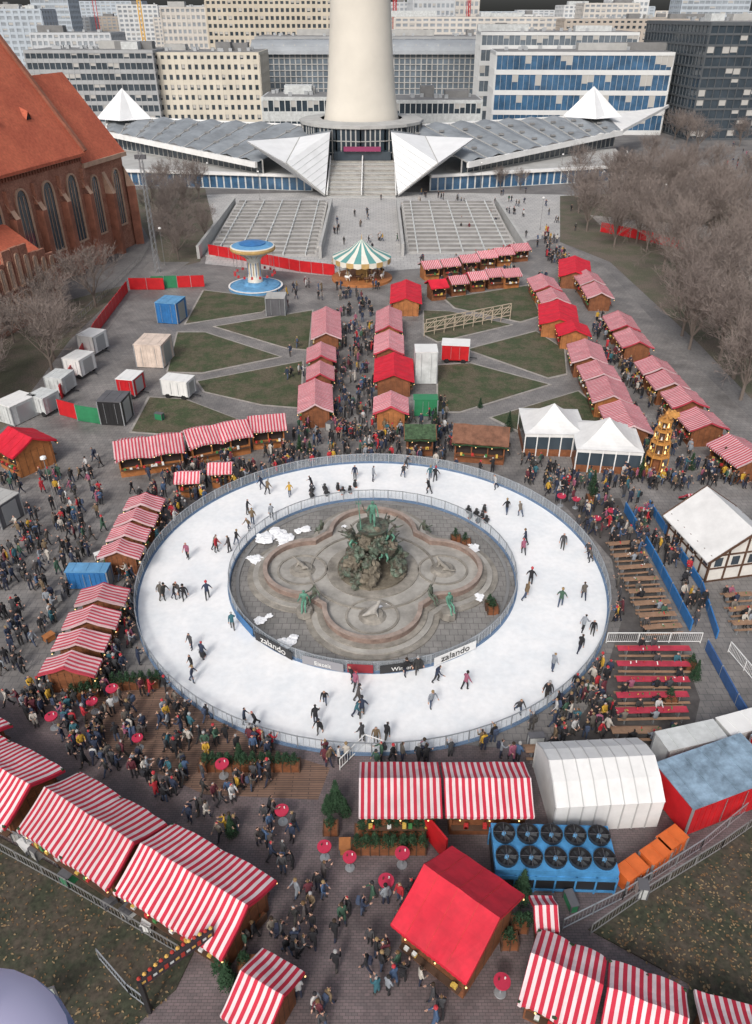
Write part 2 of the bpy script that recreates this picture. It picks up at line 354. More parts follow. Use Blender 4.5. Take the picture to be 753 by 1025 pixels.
# ---------------------------------------------------------------- skinned figures
def skinmesh(joints, edges, sub=1):
    bm = bmesh.new(); lay = bm.verts.layers.skin.verify(); vs = []
    for co, r in joints:
        v = bm.verts.new(co); v[lay].radius = (r, r) if not isinstance(r, tuple) else r; vs.append(v)
    vs[0][lay].use_root = True
    for i, j in edges: bm.edges.new((vs[i], vs[j]))
    me = bpy.data.meshes.new('tmp'); bm.to_mesh(me); bm.free()
    o = bpy.data.objects.new('tmp', me); COL.objects.link(o)
    md = o.modifiers.new('s', 'SKIN'); md.use_smooth_shade = True
    ms = o.modifiers.new('u', 'SUBSURF'); ms.levels = sub; ms.render_levels = sub
    dg = bpy.context.evaluated_depsgraph_get(); dg.update()
    me2 = bpy.data.meshes.new_from_object(o.evaluated_get(dg)); bpy.data.objects.remove(o); bpy.data.meshes.remove(me)
    return me2
def figure(name, lean=0, legs=((.05,.05),(-.05,.05)), arms=((.1,.15,.3),(.1,.15,.3)), mats=None, hat=False, pack=False, long=False):
    CO, TR, SH, SK, HA = mats or (coat, trou, shoe, skin, hair)
    J = []; E = []; lab = []
    def j(co, r): J.append((Vector(co), r)); return len(J)-1
    def e(a, c, l): E.append((a, c)); lab.append(l)
    pel = j((0,0,.95), (.165,.125)); up = Vector((0,sin(lean),cos(lean)))
    w = j(J[0][0]+up*.16, (.155,.115)); ch = j(J[0][0]+up*.38, (.19,.13)); nk = j(J[0][0]+up*.55, .062)
    hd = J[nk][0]+Vector((0,.02,.08)); h1 = j(hd, .072); h2 = j(hd+Vector((0,.012,.08)), .098); h3 = j(hd+Vector((0,0,.165)), .07)
    e(pel,w,'c'); e(w,ch,'c'); e(ch,nk,'c'); e(nk,h1,'k'); e(h1,h2,'h'); e(h2,h3,'h')
    hands = []
    for s, (a, kb) in zip((-1,1), legs):
        hp = j((s*.09, 0, .9), .105 if not long else .14); kn = J[hp][0]+Vector((s*.02, sin(a)*.43, -cos(a)*.43)); k = j(kn, .072 if not long else .09)
        an = kn+Vector((0, sin(a-kb)*.41, -cos(a-kb)*.41)); q = j(an, .05); fa = (a-kb)*.8
        t = j(an+Vector((s*.02, .17*cos(fa), -.03+.17*sin(fa))), .042)
        e(pel,hp,'c'); e(hp,k,'c' if long else 't'); e(k,q,'t'); e(q,t,'s')
    for s, (a, sd, eb) in zip((-1,1), arms):
        sh = j(J[ch][0]+Vector((s*.19,0,.06)), .072); a0 = a
        el = J[sh][0]+Vector((s*sin(sd)*.3, sin(a0)*cos(sd)*.3, -cos(a0)*cos(sd)*.3)); k = j(el, .055)
        a1 = a0+eb; fd = Vector((s*sin(sd*.5)*.9 if eb < 1 else -s*.35, sin(a1), -cos(a1))).normalized(); wr = el+fd*.25; q = j(wr, .036)
        e(ch,sh,'c'); e(sh,k,'c'); e(k,q,'c'); hands.append((wr, fd, s))
    me = skinmesh(J, E)
    me.name = name
    for m in (CO, TR, SH, SK, HA): me.materials.append(m)
    ix = {'c':0,'t':1,'s':2,'k':3,'h':3}
    for p in me.polygons:
        c = p.center; best = 9; l = 'c'
        for (a, d), lb in zip(E, lab):
            A = J[a][0]; B = J[d][0]; AB = B-A; t = max(0, min(1, (c-A).dot(AB)/AB.dot(AB))); ds = (A+AB*t-c).length-(.03 if lb == 'c' else 0)
            if ds < best: best = ds; l = lb
        k = ix[l]
        if l == 'h' and (p.normal.y < .25 or c.z > J[h2][0].z+.06): k = 4
        p.material_index = k; p.use_smooth = True
    x = MB()
    hc = J[h2][0]; x.tube(hc+Vector((0,.09,.01)), hc+Vector((0,.135,-.025)), .012, .02, 4, SK)
    for s in (-1,1):
        x.tube(hc+Vector((s*.036,.088,.025)), hc+Vector((s*.036,.1,.025)), .012, .01, 5, shoe)
        x.box(hc.x+s*.1-.012, hc.x+s*.1+.012, hc.y-.02, hc.y+.02, hc.z-.03, hc.z+.03, SK)
    x.box(hc.x-.03, hc.x+.03, hc.y+.085, hc.y+.098, hc.z-.055, hc.z-.045, redm if mats is None else SK)
    if hat:
        x.lathe([(.112,hc.z+.02),(.118,hc.z+.06),(.1,hc.z+.12),(.05,hc.z+.155)], 10, HA, (hc.x, hc.y-.01)); x.tube(hc+Vector((0,0,.14)), hc+Vector((0,0,.2)), .035, .03, 6, HA)
    for wr, fd, s in hands:
        pm = wr+fd*.09; sd = fd.cross(Vector((0,1,0)))
        if sd.length < .1: sd = fd.cross(Vector((1,0,0)))
        sd.normalize(); pn = sd.cross(fd)
        x.bar(wr-fd*.01, pm, .075, .03, SK)
        for q, ln in enumerate((.07,.08,.075,.06)):
            o = pm+sd*(q-1.5)*.019; m1 = o+fd*ln*.5; x.tube(o, m1, .009, .008, 4, SK); x.tube(m1, m1+(fd+pn*.5)*ln*.45, .008, .006, 4, SK)
        x.tube(wr+fd*.03+sd*.035, wr+fd*.07+sd*.07, .011, .008, 4, SK)
    if pack:
        c = J[ch][0]; x.box(-.15,.15,c.y-.3,c.y-.12,c.z-.3,c.z+.1, TR); x.box(-.11,.11,c.y-.34,c.y-.3,c.z-.26,c.z-.06, TR)
    xm = x.mesh('x'); bm = bmesh.new(); bm.from_mesh(me)
    for mm in x.mats:
        if mm not in list(me.materials): me.materials.append(mm)
    remap = [list(me.materials).index(mm) for mm in x.mats]
    for p in xm.polygons: p.material_index = remap[p.material_index]
    bm.from_mesh(xm); mz = min(v.co.z for v in bm.verts)
    for v in bm.verts: v.co.z -= mz
    bm.to_mesh(me); bm.free(); me.update(); return me
PEOPLE = [
 figure('standing_person'), figure('standing_person', .03, ((.1,.1),(-.1,.05)), ((.15,.3,1.0),(.15,.3,1.0)), hat=True),
 figure('walking_person', .05, ((.42,.15),(-.32,.25)), ((-.4,.12,.3),(.4,.12,.4))),
 figure('walking_person', .08, ((-.3,.3),(.38,.1)), ((.35,.15,.3),(-.35,.12,.5)), pack=True),
 figure('walking_person', .04, ((.3,.1),(-.25,.2)), ((-.2,.2,.4),(.5,.15,1.3)), hat=True, long=True),
 figure('standing_person', .1, ((.05,.1),(0,.05)), ((.6,.15,1.4),(.6,.15,1.4)), long=True),
 figure('standing_person', 0, ((.12,.15),(-.06,.02)), ((.1,.1,.2),(.9,.2,1.2)), pack=True)]
SKATE = [figure('skating_person', .3, ((.35,.6),(-.45,.25)), ((.4,.35,.3),(-.5,.35,.3))),
 figure('skating_person', .2, ((-.3,.2),(.3,.4)), ((.2,.5,.3),(.2,.5,.3)), hat=True),
 figure('skating_person', .4, ((.5,.8),(-.25,.3)), ((-.6,.2,.5),(.5,.2,.6))),
 figure('skating_person', .1, ((.15,.2),(-.1,.1)), ((.3,.25,.4),(.1,.25,.4)))]
SIT = figure('sitting_person', .05, ((1.5,1.5),(1.4,1.4)), ((.5,.15,.8),(.5,.15,.8)))
COLS = [(.012,.012,.015)]*9+[(.02,.03,.06)]*4+[(.05,.05,.055)]*4+[(.09,.08,.07),(.14,.1,.06),(.36,.02,.03),(.42,.39,.35),(.05,.09,.17),(.45,.27,.03),(.04,.09,.06),(.26,.08,.13),(.22,.24,.27),(.1,.02,.03),(.45,.45,.45),(.03,.11,.14),(.07,.06,.06),(.15,.13,.11),(.03,.03,.03)]
def person(x, y, ms=None, z=.02, name='pedestrian', rz=None, sc=None):
    return place(R.choice(ms or PEOPLE), name, (x,y,z), R.random()*6.28 if rz is None else rz, sc or R.uniform(.94,1.1), R.choice(COLS))
PM = (patina,)*5; BM_ = (bronze,)*5; BP = (bronze, patina, bronze, bronze, bronze)
nep = figure('neptune', .05, ((.9,1.2),(-.1,.1)), ((.3,.3,.6),(1.2,.3,.8)), mats=PM)
tri = figure('triton', .6, ((.8,1.3),(-.3,.6)), ((1.5,.5,.6),(1.6,.5,.5)), mats=BP)
wom = figure('river_woman', -.15, ((1.5,1.3),(1.3,1.0)), ((-.3,.4,.3),(.7,.3,.9)), mats=BM_)
womp = figure('green_figure', -.1, ((1.4,1.3),(1.2,1.0)), ((-.3,.4,.3),(.9,.3,.9)), mats=PM)
place(nep, 'neptune_statue', (C.x, C.y, 5.3), pi, 1.5)
b = MB(); b.tube((C.x-1.0,C.y-.5,5.2), (C.x-1.2,C.y-.5,8.0), .05, .04, 6, patina)
for k in (-1,0,1): b.tube((C.x-1.2+k*.2,C.y-.5,7.9), (C.x-1.2+k*.2,C.y-.5,8.4), .035, .015, 5, patina)
b.bar((C.x-1.42,C.y-.5,7.9),(C.x-.98,C.y-.5,7.9),.05,.05,patina); b.build('bronze_trident')
for k in range(9):
    a = k*2*pi/9+.3; rr = 2.2 if k % 2 else 1.6; place(tri, 'triton_statue', (C.x+rr*cos(a), C.y+rr*sin(a), 1.6+1.1*(k % 3)), a-pi/2, 1.4)
for k in range(4):
    a = pi/4+k*pi/2; place(wom, 'river_woman_statue', (C.x+7.0*cos(a), C.y+7.0*sin(a), .85), a-pi/2, 1.3)
for k in range(4):
    a = k*pi/2; x = C.x+6.4*cos(a); y = C.y+6.4*sin(a)
    if k % 2 == 0:
        J = [((0,0,.35),.32),((0,.7,.4),.25),((0,1.2,.75),.16),((0,1.6,.8),.1),((0,-.8,.3),.22),((0,-1.5,.4),.12),((.3,-2.1,.7),.05),((.5,.4,.1),.1),((.75,.5,0),.06),((-.5,.4,.1),.1),((-.75,.5,0),.06),((.5,-.5,.1),.1),((.75,-.6,0),.06),((-.5,-.5,.1),.1),((-.75,-.6,0),.06)]
        E_ = [(0,1),(1,2),(2,3),(0,4),(4,5),(5,6),(1,7),(7,8),(1,9),(9,10),(4,11),(11,12),(4,13),(13,14)]; nm = 'crocodile_statue'
    else:
        J = [((0,0,.5),.5),((0,.7,.9),.3),((0,.95,1.4),.2),((0,1.25,1.5),.12),((0,-.9,.3),.25),((0,-1.5,.4),.1),((.6,.3,.2),.12),((1.0,.1,0),.06),((-.6,.3,.2),.12),((-1.0,.1,0),.06)]
        E_ = [(0,1),(1,2),(2,3),(0,4),(4,5),(0,6),(6,7),(0,8),(8,9)]; nm = 'seal_statue'
    me = skinmesh(J, E_); me.materials.append(stonel if k == 3 else stone)
    place(me, nm, (x,y,.75), a+.6, .7)
for (u, v) in ((305,616),(448,618)):
    g = G(u, v); b = MB(); b.lathe([(.75,.2),(.7,.8),(.65,.9),(.1,.92)], 8, stone, (g.x,g.y)); b.build('statue_pedestal')
    place(womp, 'green_bronze_statue', (g.x, g.y, .9), pi+R.random()-.5, 1.3)
b = MB()
for (u, v, r) in ((285,540,1.2),(298,547,.9),(280,548,.8),(470,550,.6),(345,530,.4),(302,532,.7),(262,622,.7),(290,642,.8),(258,560,.7),(262,580,.4),(480,600,.4),(378,612,.4),(388,608,.3)):
    g = G(u, v)
    for q in range(4): lump(b, (g.x+R.gauss(0,.5)*r,g.y+R.gauss(0,.5)*r,.2 if u < 320 else .42), r*R.uniform(.35,.75), snow, u+q, .7, 3, .25)
b.build('snow_heap')
# ---------------------------------------------------------------- market stalls
def hut(p1, p2, w=3.6, hr=3.5, he=2.5, roof=None, body=None, name='market_stall', units=1, val=True):
    roof = roof or STR; body = body or R.choice((wood, wood2, wood))
    A = G(*p1, hr); B = G(*p2, hr); L = (B-A).length; c = (A+B)/2; ang = atan2(B.y-A.y, B.x-A.x)
    b = MB(); l2 = L/2; w2 = w/2; bw = w2-.55; bl = l2-.35
    obst(c.x, c.y, ang, bl, bw+.1)
    b.box(-bl, bl, -bw, bw, 0, 1.05, body)
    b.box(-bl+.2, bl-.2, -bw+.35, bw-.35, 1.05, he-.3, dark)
    b.box(-bl, bl, -bw, bw, he-.42, he-.02, body)
    n = max(2, int(L/1.9)+1)
    for i in range(n):
        x = -bl+.08+(2*bl-.16)*i/(n-1)
        for s in (-1,1):
            b.box(x-.07, x+.07, s*bw-.09 if s > 0 else -bw-.03, s*bw+.03 if s > 0 else -bw+.09, 1.05, he-.42, body)
    for s in (-1,1):
        b.box(s*bl-.06 if s > 0 else -bl-.03, s*bl+.03 if s > 0 else -bl+.06, -bw+.1, bw-.1, 1.05, he-.42, body)
        for q in range(6):
            yy = -bw+.2+(2*bw-.4)*q/5; b.box(s*(bl+.032)-.01, s*(bl+.032)+.01, yy-.015, yy+.015, .1, he-.1, woodd)
        b.add([(s*(bl-.02),-bw,he-.02),(s*(bl-.02),bw,he-.02),(s*(bl-.02),0,hr-.12)], [(0,1,2)], body)
        y0, y1 = (bw+.03, bw+.38) if s > 0 else (-bw-.38, -bw-.03)
        b.box(-bl+.1, bl-.1, y0, y1, .95, 1.02, woodd)
        for i in range(int(bl*3)):
            x = R.uniform(-bl+.3, bl-.3); h = R.uniform(.1,.4); yy = (y0+y1)/2
            b.box(x-.12, x+.12, yy-.1, yy+.1, 1.02, 1.02+h, R.choice(goods))
        yy = s*(w2-.12); m = max(3, int(L/.8)); pr = None
        for i in range(m+1):
            q = Vector((-l2+L*i/m, yy, he-.22-.12*(i % 2)+R.uniform(-.03,.03)))
            if pr is not None: b.tube(pr, q, .1, .1, 5, garl)
            if i % 2: b.lathe([(.02,q.z-.14),(.06,q.z-.1),(.02,q.z-.04)], 5, warm, (q.x, q.y+s*.09))
            pr = q
    nx = max(4, int(L/.3)); ul = L/units; vs = []; fs = []; ys = (-1,-.8,-.6,-.4,-.2,0,.2,.4,.6,.8,1); ny = len(ys)
    sd = R.random()*50
    for i in range(nx+1):
        x = -l2+L*i/nx; ph = ((x+l2)/ul) % 1.0 if i < nx else 1.0
        sg = abs(sin(pi*ph))**.7; k1 = .28*(1-sg)*(units > 1)
        for t in ys:
            z = hr-(hr-he)*abs(t)**.93-k1*(.3+abs(t)*.7)-.04*sin(abs(t)*pi)+.09*noise.noise(Vector((x*.9+sd, t*2, 1)))
            vs.append((x, t*w2+.04*noise.noise(Vector((x*1.3, t, sd)))*(abs(t) > .9), z))
    for i in range(nx):
        for k in range(ny-1): a = i*ny+k; fs.append((a, a+ny, a+ny+1, a+1))
    vs2 = [(x,y,z-.05) for x,y,z in vs]
    b.add(vs, fs, roof); b.add(vs2, [f[::-1] for f in fs], roof)
    if roof is REDC:      # sewn seams on the plain canvas
        for i in range(3, nx, 4):
            for t in range(ny-1): p = vs[i*ny+t]; q = vs[i*ny+t+1]; b.bar((p[0],p[1],p[2]+.012),(q[0],q[1],q[2]+.012),.035,.02,redm)
    if val:
        for k in (0, ny-1):
            for i in range(nx):
                p = vs[i*ny+k]; q = vs[(i+1)*ny+k]; b.add([p,q,(q[0],q[1],q[2]-.2),((p[0]+q[0])/2,p[1],p[2]-.27),(p[0],p[1],p[2]-.2)], [(0,1,2,3,4)], roof)
        for k in (0, nx):
            for t in range(ny-1):
                p = vs[k*ny+t]; q = vs[k*ny+t+1]; sx = .02 if k else -.02; b.add([(p[0]+sx,p[1],p[2]),(q[0]+sx,q[1],q[2]),(q[0]+sx,q[1],q[2]-.22),(p[0]+sx,p[1],p[2]-.22)], [(0,1,2,3)], roof)
    else:
        for k in (0, nx):
            for t in range(ny-1):
                p = vs[k*ny+t]; q = vs[k*ny+t+1]; b.bar((p[0],p[1],p[2]-.05),(q[0],q[1],q[2]-.05),.06,.12,body)
    return b.build(name, (c.x,c.y,0), ang)
hut((-78,726),(30,784), 4.8, 3.7, 2.6, body=wood, units=2)
hut((44,786),(134,842), 4.8, 3.7, 2.6, body=wood, units=2)
hut((140,842),(248,905), 4.9, 3.7, 2.6, body=wood, units=2)
hut((-120,684),(-20,734), 4.4, 3.7, 2.6, body=wood, units=2)
hut((240,970),(284,996), 3.6, 3.6, 2.6, body=wood)
hut((424,864),(500,918), 5.8, 4.8, 3.0, roof=REDC, body=wood, name='red_roofed_market_stall')
hut((531,952),(604,984), 4.0, 3.6, 2.6, body=wood, units=2); hut((608,986),(690,1018), 4.0, 3.6, 2.6, body=wood, units=2); hut((702,1022),(800,1050), 3.9, 3.6, 2.6, body=wood)
hut((359,778),(441,778), 4.0, 3.6, 2.6, units=1, body=wood); hut((444,778),(531,778), 4.0, 3.6, 2.6, units=1, body=wood)
hut((534,905),(558,905), 2.0, 3.0, 2.2, body=wood)
for k, (x1,y1,x2,y2) in enumerate(((104,582,97,598),(93,604,86,620),(83,627,75,643),(72,650,63,667))): hut((x1,y1),(x2,y2), 4.1+.15*(k % 2), 2.95+.12*(k % 2), 2.2, roof=STRP, body=wood)
for k, (x1,y1,x2,y2) in enumerate(((146,492,140,503),(137,507,132,518),(130,522,124,534),(122,538,116,550))): hut((x1,y1),(x2,y2), 3.7+.15*(k % 2), 2.95+.12*(k % 2), 2.2, roof=STRP, body=wood)
hut((112,441),(182,432), 4.8, 3.7, 2.7, STRP, wood2, units=2); hut((183,430),(247,418), 4.6, 3.7, 2.7, STRP, wood2, units=2); hut((247,416),(285,413), 4.2, 3.7, 2.7, STRP, wood2)
hut((174,472),(200,471), 2.4, 2.8, 2.2, STRP); hut((207,463),(232,462), 2.4, 2.8, 2.2, STRP)
hut((8,426),(32,438), 5.4, 4.2, 2.9, REDC, name='red_roofed_market_stall')
for (x, y1, y2, w, rf) in ((326,306,332,4.6,STRP),(321,341,355,4.2,STRP),(320,360,373,3.8,STRP),(315,378,404,4.4,STRP),
    (389,305,325,4.2,STRP),(389,329,347,4.4,STRP),(394,352,374,5.4,REDC),(391,390,406,4.4,STRP),(406,279,297,5.4,REDC)):
    hut((x, y1), (x, y2), w, 3.4, 2.4, rf)
for (x, y) in ((430,261),(449,259),(468,255),(486,251),(503,248),(519,244),(437,280),(457,276),(476,272),(494,269),(510,269)):
    hut((x-9, y), (x+9, y-1.5), 3.8, 3.4, 2.5, STRP if R.random() < .85 else REDC)
for (x1,y1,x2,y2,w,rf) in ((541,273,549,285,5,STRP),(551,287,557,297,5,STRP),(575,255,576,271,6.0,REDC),(558,299,560,318,6.2,REDC),(572,319,576,329,5,REDC),
    (585,338,591,356,5,STRP),(596,359,604,373,5,STRP),(606,375,614,395,5.0,STRP),(620,399,634,425,5.0,STRP),
    (586,269,594,279,4.6,STRP),(595,281,602,292,4.6,STRP),(618,310,627,324,4.6,STRP),(629,327,640,341,4.6,STRP),(652,355,662,367,4.6,STRP),(664,369,675,382,4.6,STRP),
    (680,385,693,400,4.6,STRP),(696,406,712,422,4.8,STRP),(728,433,760,456,5,STRP),(688,494,704,492,2.5,STRP)):
    hut((x1,y1),(x2,y2), w, 3.4, 2.4, rf)
brr = M('shingle_roof', (.17,.08,.05), .85, .4, 1.2)
hut((454,423),(510,427), 4.6, 4.0, 2.7, brr, wood, name='wooden_chalet_stall', val=False)
hut((404,424),(436,424), 3.6, 3.5, 2.5, M('fir_roof', (.045,.08,.04), .9, .6, 3, .4), wood, name='fir_covered_stall', val=False)
def peak_tent(u, v, w, d, he, hp, ang, name='white_marquee'):
    g = G(u, v); b = MB(); obst(g.x, g.y, ang, w/2, d/2); rings = []
    for k in range(9):
        t = k/8; s = (1-t); z = he+(hp-he)*(t**1.7); rings.append([(sx*w/2*s*1.04, sy*d/2*s*1.04, z) for sx, sy in ((-1,-1),(0,-1),(1,-1),(1,0),(1,1),(0,1),(-1,1),(-1,0))])
    vs = sum(rings, []); fs = [(k*8+i, k*8+(i+1) % 8, k*8+8+(i+1) % 8, k*8+8+i) for k in range(8) for i in range(8)]
    b.add(vs, fs, WHITEC)
    for sy in (-1,1):
        b.box(-w/2, w/2, sy*d/2-.03, sy*d/2+.03, he-.45, he, WHITEC); b.box(-w/2, w/2, sy*d/2-.03, sy*d/2+.03, 0, .9, wood)
        b.box(-w/2+.1, w/2-.1, sy*d/2-.01, sy*d/2+.01, .9, he-.45, glassd)
        for i in range(6): x = -w/2+w*i/5; b.box(x-.06, x+.06, sy*d/2-.06, sy*d/2+.06, 0, he-.02, white)
    for sx in (-1,1):
        b.box(sx*w/2-.03, sx*w/2+.03, -d/2, d/2, he-.43, he-.02, WHITEC); b.box(sx*w/2-.02, sx*w/2+.02, -d/2+.05, d/2-.05, 0, .88, wood)
        b.box(sx*w/2-.01, sx*w/2+.01, -d/2, d/2, .9, he-.45, glassd)
    b.build(name, (g.x,g.y,0), ang)
peak_tent(549, 443, 6.8, 6.5, 2.9, 5.2, -.05); peak_tent(602, 458, 7.0, 7, 2.9, 5.2, -.12)
def clear_tent(cx, cy, w, d, he, hr, ang, name, mat=WHITEC):
    b = MB(); obst(cx, cy, ang, w/2, d/2); nx = 8; seam = flat('tent_seam', (.42,.42,.42))
    for i in range(nx):
        x0 = -w/2+w*i/nx; x1 = x0+w/nx
        for s in (-1,1):
            b.add([(x0, s*d/2, he),(x1, s*d/2, he),(x1,s*d/4,(he+hr)/2+.18),(x0,s*d/4,(he+hr)/2+.18)], [(0,1,2,3)], mat)
            b.add([(x0,s*d/4,(he+hr)/2+.18),(x1,s*d/4,(he+hr)/2+.18),(x1,0,hr),(x0,0,hr)], [(0,1,2,3)], mat)
            b.bar((x0,s*d/2,he+.02),(x0,s*d/4,(he+hr)/2+.2),.06,.04,seam); b.bar((x0,s*d/4,(he+hr)/2+.2),(x0,0,hr+.02),.06,.04,seam); b.bar((x0,s*(d/2-.01),0),(x0,s*(d/2-.01),he),.08,.06,seam)
    b.box(-w/2+.03, w/2-.03, -d/2+.03, d/2-.03, 0, he, mat)
    for s in (-1,1): b.add([(s*w/2,-d/2,he),(s*w/2,d/2,he),(s*w/2,d/4,(he+hr)/2+.16),(s*w/2,0,hr),(s*w/2,-d/4,(he+hr)/2+.16)], [(0,1,2,3,4)], mat)
    b.build(name, (cx,cy,0), ang)
g = G(597, 812); clear_tent(g.x, g.y+1.2, 6.8, 5.0, 2.5, 3.8, .06, 'white_marquee')
# chalet with white roof: ridge runs away from the viewer, gable to the front
A = G(707, 486, 5.4); B = G(757, 532, 5.4); cc = (A+B)/2; ang = atan2(B.y-A.y, B.x-A.x); Wd = (B-A).length/2-.5; D = 3.3
b = MB(); obst(cc.x, cc.y, ang, Wd, D); plas = M('white_plaster', (.62,.60,.56), .9, .12)
b.box(-Wd,Wd,-D,D,0,3,plas)
for s in (-1,1):
    b.add([(s*Wd,-D,3),(s*Wd,D,3),(s*Wd,0,5.2)], [(0,1,2)], plas)
    for z in (.1,1.5,2.9): b.bar((s*(Wd+.03),-D,z),(s*(Wd+.03),D,z),.08,.16,woodd); b.bar((-Wd,s*(D+.03),z),(Wd,s*(D+.03),z),.08,.16,woodd)
    for i in range(7):
        x = -Wd+2*Wd*i/6; b.box(x-.08,x+.08,s*(D+.04)-.05,s*(D+.04)+.05,0,3,woodd)
        if i < 6 and i % 2 == 0: b.bar((x,s*(D+.05),1.5),(x+2*Wd/6,s*(D+.05),2.9),.06,.12,woodd)
        elif i < 6: b.box(x+.3,x+2*Wd/6-.3,s*(D+.02)-.04,s*(D+.02)+.04,1.65,2.7,glassd)
    for i in range(5):
        y = -D+2*D*i/4; b.box(s*(Wd+.04)-.05,s*(Wd+.04)+.05,y-.08,y+.08,0,3+(D-abs(y))*.64,woodd)
        if i < 4: yy = y+D/4; b.box(s*(Wd+.03)-.04,s*(Wd+.03)+.04,yy-.35,yy+.35,1.7,2.6,glassd)
    b.plate([(-Wd-.5,s*(D+.6),2.6),(Wd+.5,s*(D+.6),2.6),(Wd+.5,0,5.4),(-Wd-.5,0,5.4)], .12, WHITEC)
    b.bar((s*(Wd+.52),-(D+.6),2.55),(s*(Wd+.52),0,5.35),.1,.22,woodd); b.bar((s*(Wd+.52),(D+.6),2.55),(s*(Wd+.52),0,5.35),.1,.22,woodd)
b.build('timber_framed_chalet', (cc.x,cc.y,0), ang)
def container(name, u, v, w, d, h, ang, mat, top=None, wheels=False):
    g = G(u, v); b = MB(); obst(g.x, g.y, ang, w/2, d/2); z0 = .5 if wheels else .1
    b.box(-w/2,w/2,-d/2,d/2,z0,h,mat); b.box(-w/2-.05,w/2+.05,-d/2-.05,d/2+.05,h,h+.09,top or mat)
    n = int(w/.45)
    for i in range(n):
        x = -w/2+w*(i+.5)/n
        for s in (-1,1): b.box(x-.06,x+.06,s*d/2-.035,s*d/2+.035,z0+.15,h-.12,mat)
    for i in range(int(w/1.2)): x = -w/2+w*(i+.5)/int(w/1.2); b.box(x-.03,x+.03,-d/2,d/2,h+.09,h+.12,top or mat)
    for sx in (-1,1):
        for sy in (-1,1): b.box(sx*w/2-.06,sx*w/2+.06,sy*d/2-.06,sy*d/2+.06,z0-.05,h+.02,metal)
    for k in (-1,1): b.box(k*d*.22-.02, k*d*.22+.02, -d/2-.06, -d/2-.036, z0+.2, h-.2, metal)
    b.box(w/2+.001,w/2+.05,-d*.3,d*.3,z0+.1,h-.25,metal)
    if wheels:
        for sx in (-.6,.6):
            for sy in (-1,1): b.tube((sx*w/2, sy*(d/2-.25), .36), (sx*w/2, sy*(d/2+.02), .36), .36, .36, 12, blackm)
        b.bar((w/2,0,.5),(w/2+1.2,0,.45),.12,.12,blackm)
    else: b.box(-w/2+.1,w/2-.1,-d/2+.1,d/2-.1,0,.12,blackm)
    b.build(name, (g.x,g.y,0), ang)
roofb = M('blue_grey_roof', (.20,.28,.36), .5, .5, .9); skyb = M('sky_blue', (.11,.28,.48)); dgy = M('dark_grey', (.1,.1,.11)); lgy = M('light_grey', (.5,.52,.52))
container('red_ticket_container', 708, 797, 6.8, 3.6, 2.7, .36, redm, roofb); container('red_ticket_container', 790, 772, 5, 3.6, 2.7, .36, redm, roofb)
container('white_office_container', 684, 757, 4.4, 1.6, 2.2, .25, lgy, lgy); container('white_office_container', 740, 742, 4, 1.6, 2.2, .3, lgy, white)
container('white_cargo_trailer', 180, 396, 3.8, 2.3, 2.6, -.25, white, wheels=True); container('cream_container', 156, 362, 4.0, 4.6, 3.4, -.1, M('cream_paint', (.60,.50,.43)))
container('white_cargo_trailer', 95, 352, 2.8, 3.4, 3.0, -.3, white, wheels=True); container('white_cargo_trailer', 82, 374, 2.8, 3.4, 2.8, -.3, white, wheels=True); container('grey_cargo_trailer', 63, 392, 2.6, 3, 2.6, -.2, lgy, wheels=True)
container('red_cargo_trailer', 133, 394, 2.4, 3.2, 2.7, -.2, redm, white, wheels=True); container('black_container', 118, 420, 3.0, 3.2, 3.2, -.1, blackm, dgy)
container('blue_ride_booth', 173, 320, 3.6, 4, 3.4, -.2, bluem, skyb); container('red_cargo_trailer', 455, 360, 4, 2.8, 2.7, -.12, redm, white, wheels=True)
container('dark_container', 277, 313, 3.2, 3.4, 3.0, 0, dgy, conc2); container('grey_container', 425, 380, 3, 3, 4.6, 0, lgy, white); container('green_container', 425, 414, 3.0, 1.6, 2.3, 0, greenm)
container('grey_container', 20, 418, 3, 4, 2.6, -.5, lgy, white); container('blue_container', 92, 585, 3.6, 1.3, 1.9, 0, bluem, skyb)
container('white_cargo_trailer', 47, 412, 2.6, 2.6, 2.6, -.4, lgy, wheels=True); container('dark_container', 5, 520, 2.4, 3, 2.6, -.4, dgy, conc2)
# chiller
g = G(552, 884); b = MB(); obst(g.x, g.y+1, 0, 3.6, 2)
W, D = 3.5, 1.5; fd_ = flat('fan_dark', (.015,.015,.02)); fb_ = flat('fan_blade', (.04,.045,.05)); chb = M('chiller_blue', (.06,.23,.46), .5, .3, 1)
b.box(-W,W,-D,D,.35,1.25,blackm); b.box(-W,W,-D,D,1.6,2.1,chb)
for x in [-W+2*W*i/6 for i in range(7)]:
    for s in (-1,1): b.box(x-.05,x+.05,s*D-.06,s*D+.06,0,1.6,chb)
for s in (-1,1): b.box(-W,W,s*D-.05,s*D+.05,1.25,1.6,chb); b.box(-W,W,s*D-.07,s*D+.07,.2,.35,chb)
for i in range(5):
    for j in (-1,1):
        cx = -W+2*W*(i+.5)/5; cy = j*D*.5
        b.lathe([(.63,2.1),(.66,2.36),(.6,2.36),(.57,2.12)], 20, blackm, (cx,cy), cap=False); b.lathe([(.57,2.12),(.01,2.12)], 20, fd_, (cx,cy))
        b.tube((cx,cy,2.12),(cx,cy,2.3),.14,.11,10,skyb)
        for k in range(6):
            a = k*pi/3; c_, s_ = cos(a), sin(a); p = lambda r, w_, z: (cx+r*c_-w_*s_, cy+r*s_+w_*c_, z)
            b.add([p(.12,-.03,2.16),p(.55,-.12,2.16),p(.55,.1,2.26),p(.12,.04,2.24)], [(0,1,2,3)], fb_)
        for k in range(2): b.bar((cx-.62,cy,2.37) if k else (cx,cy-.62,2.37), (cx+.62,cy,2.37) if k else (cx,cy+.62,2.37), .02, .02, dgy)
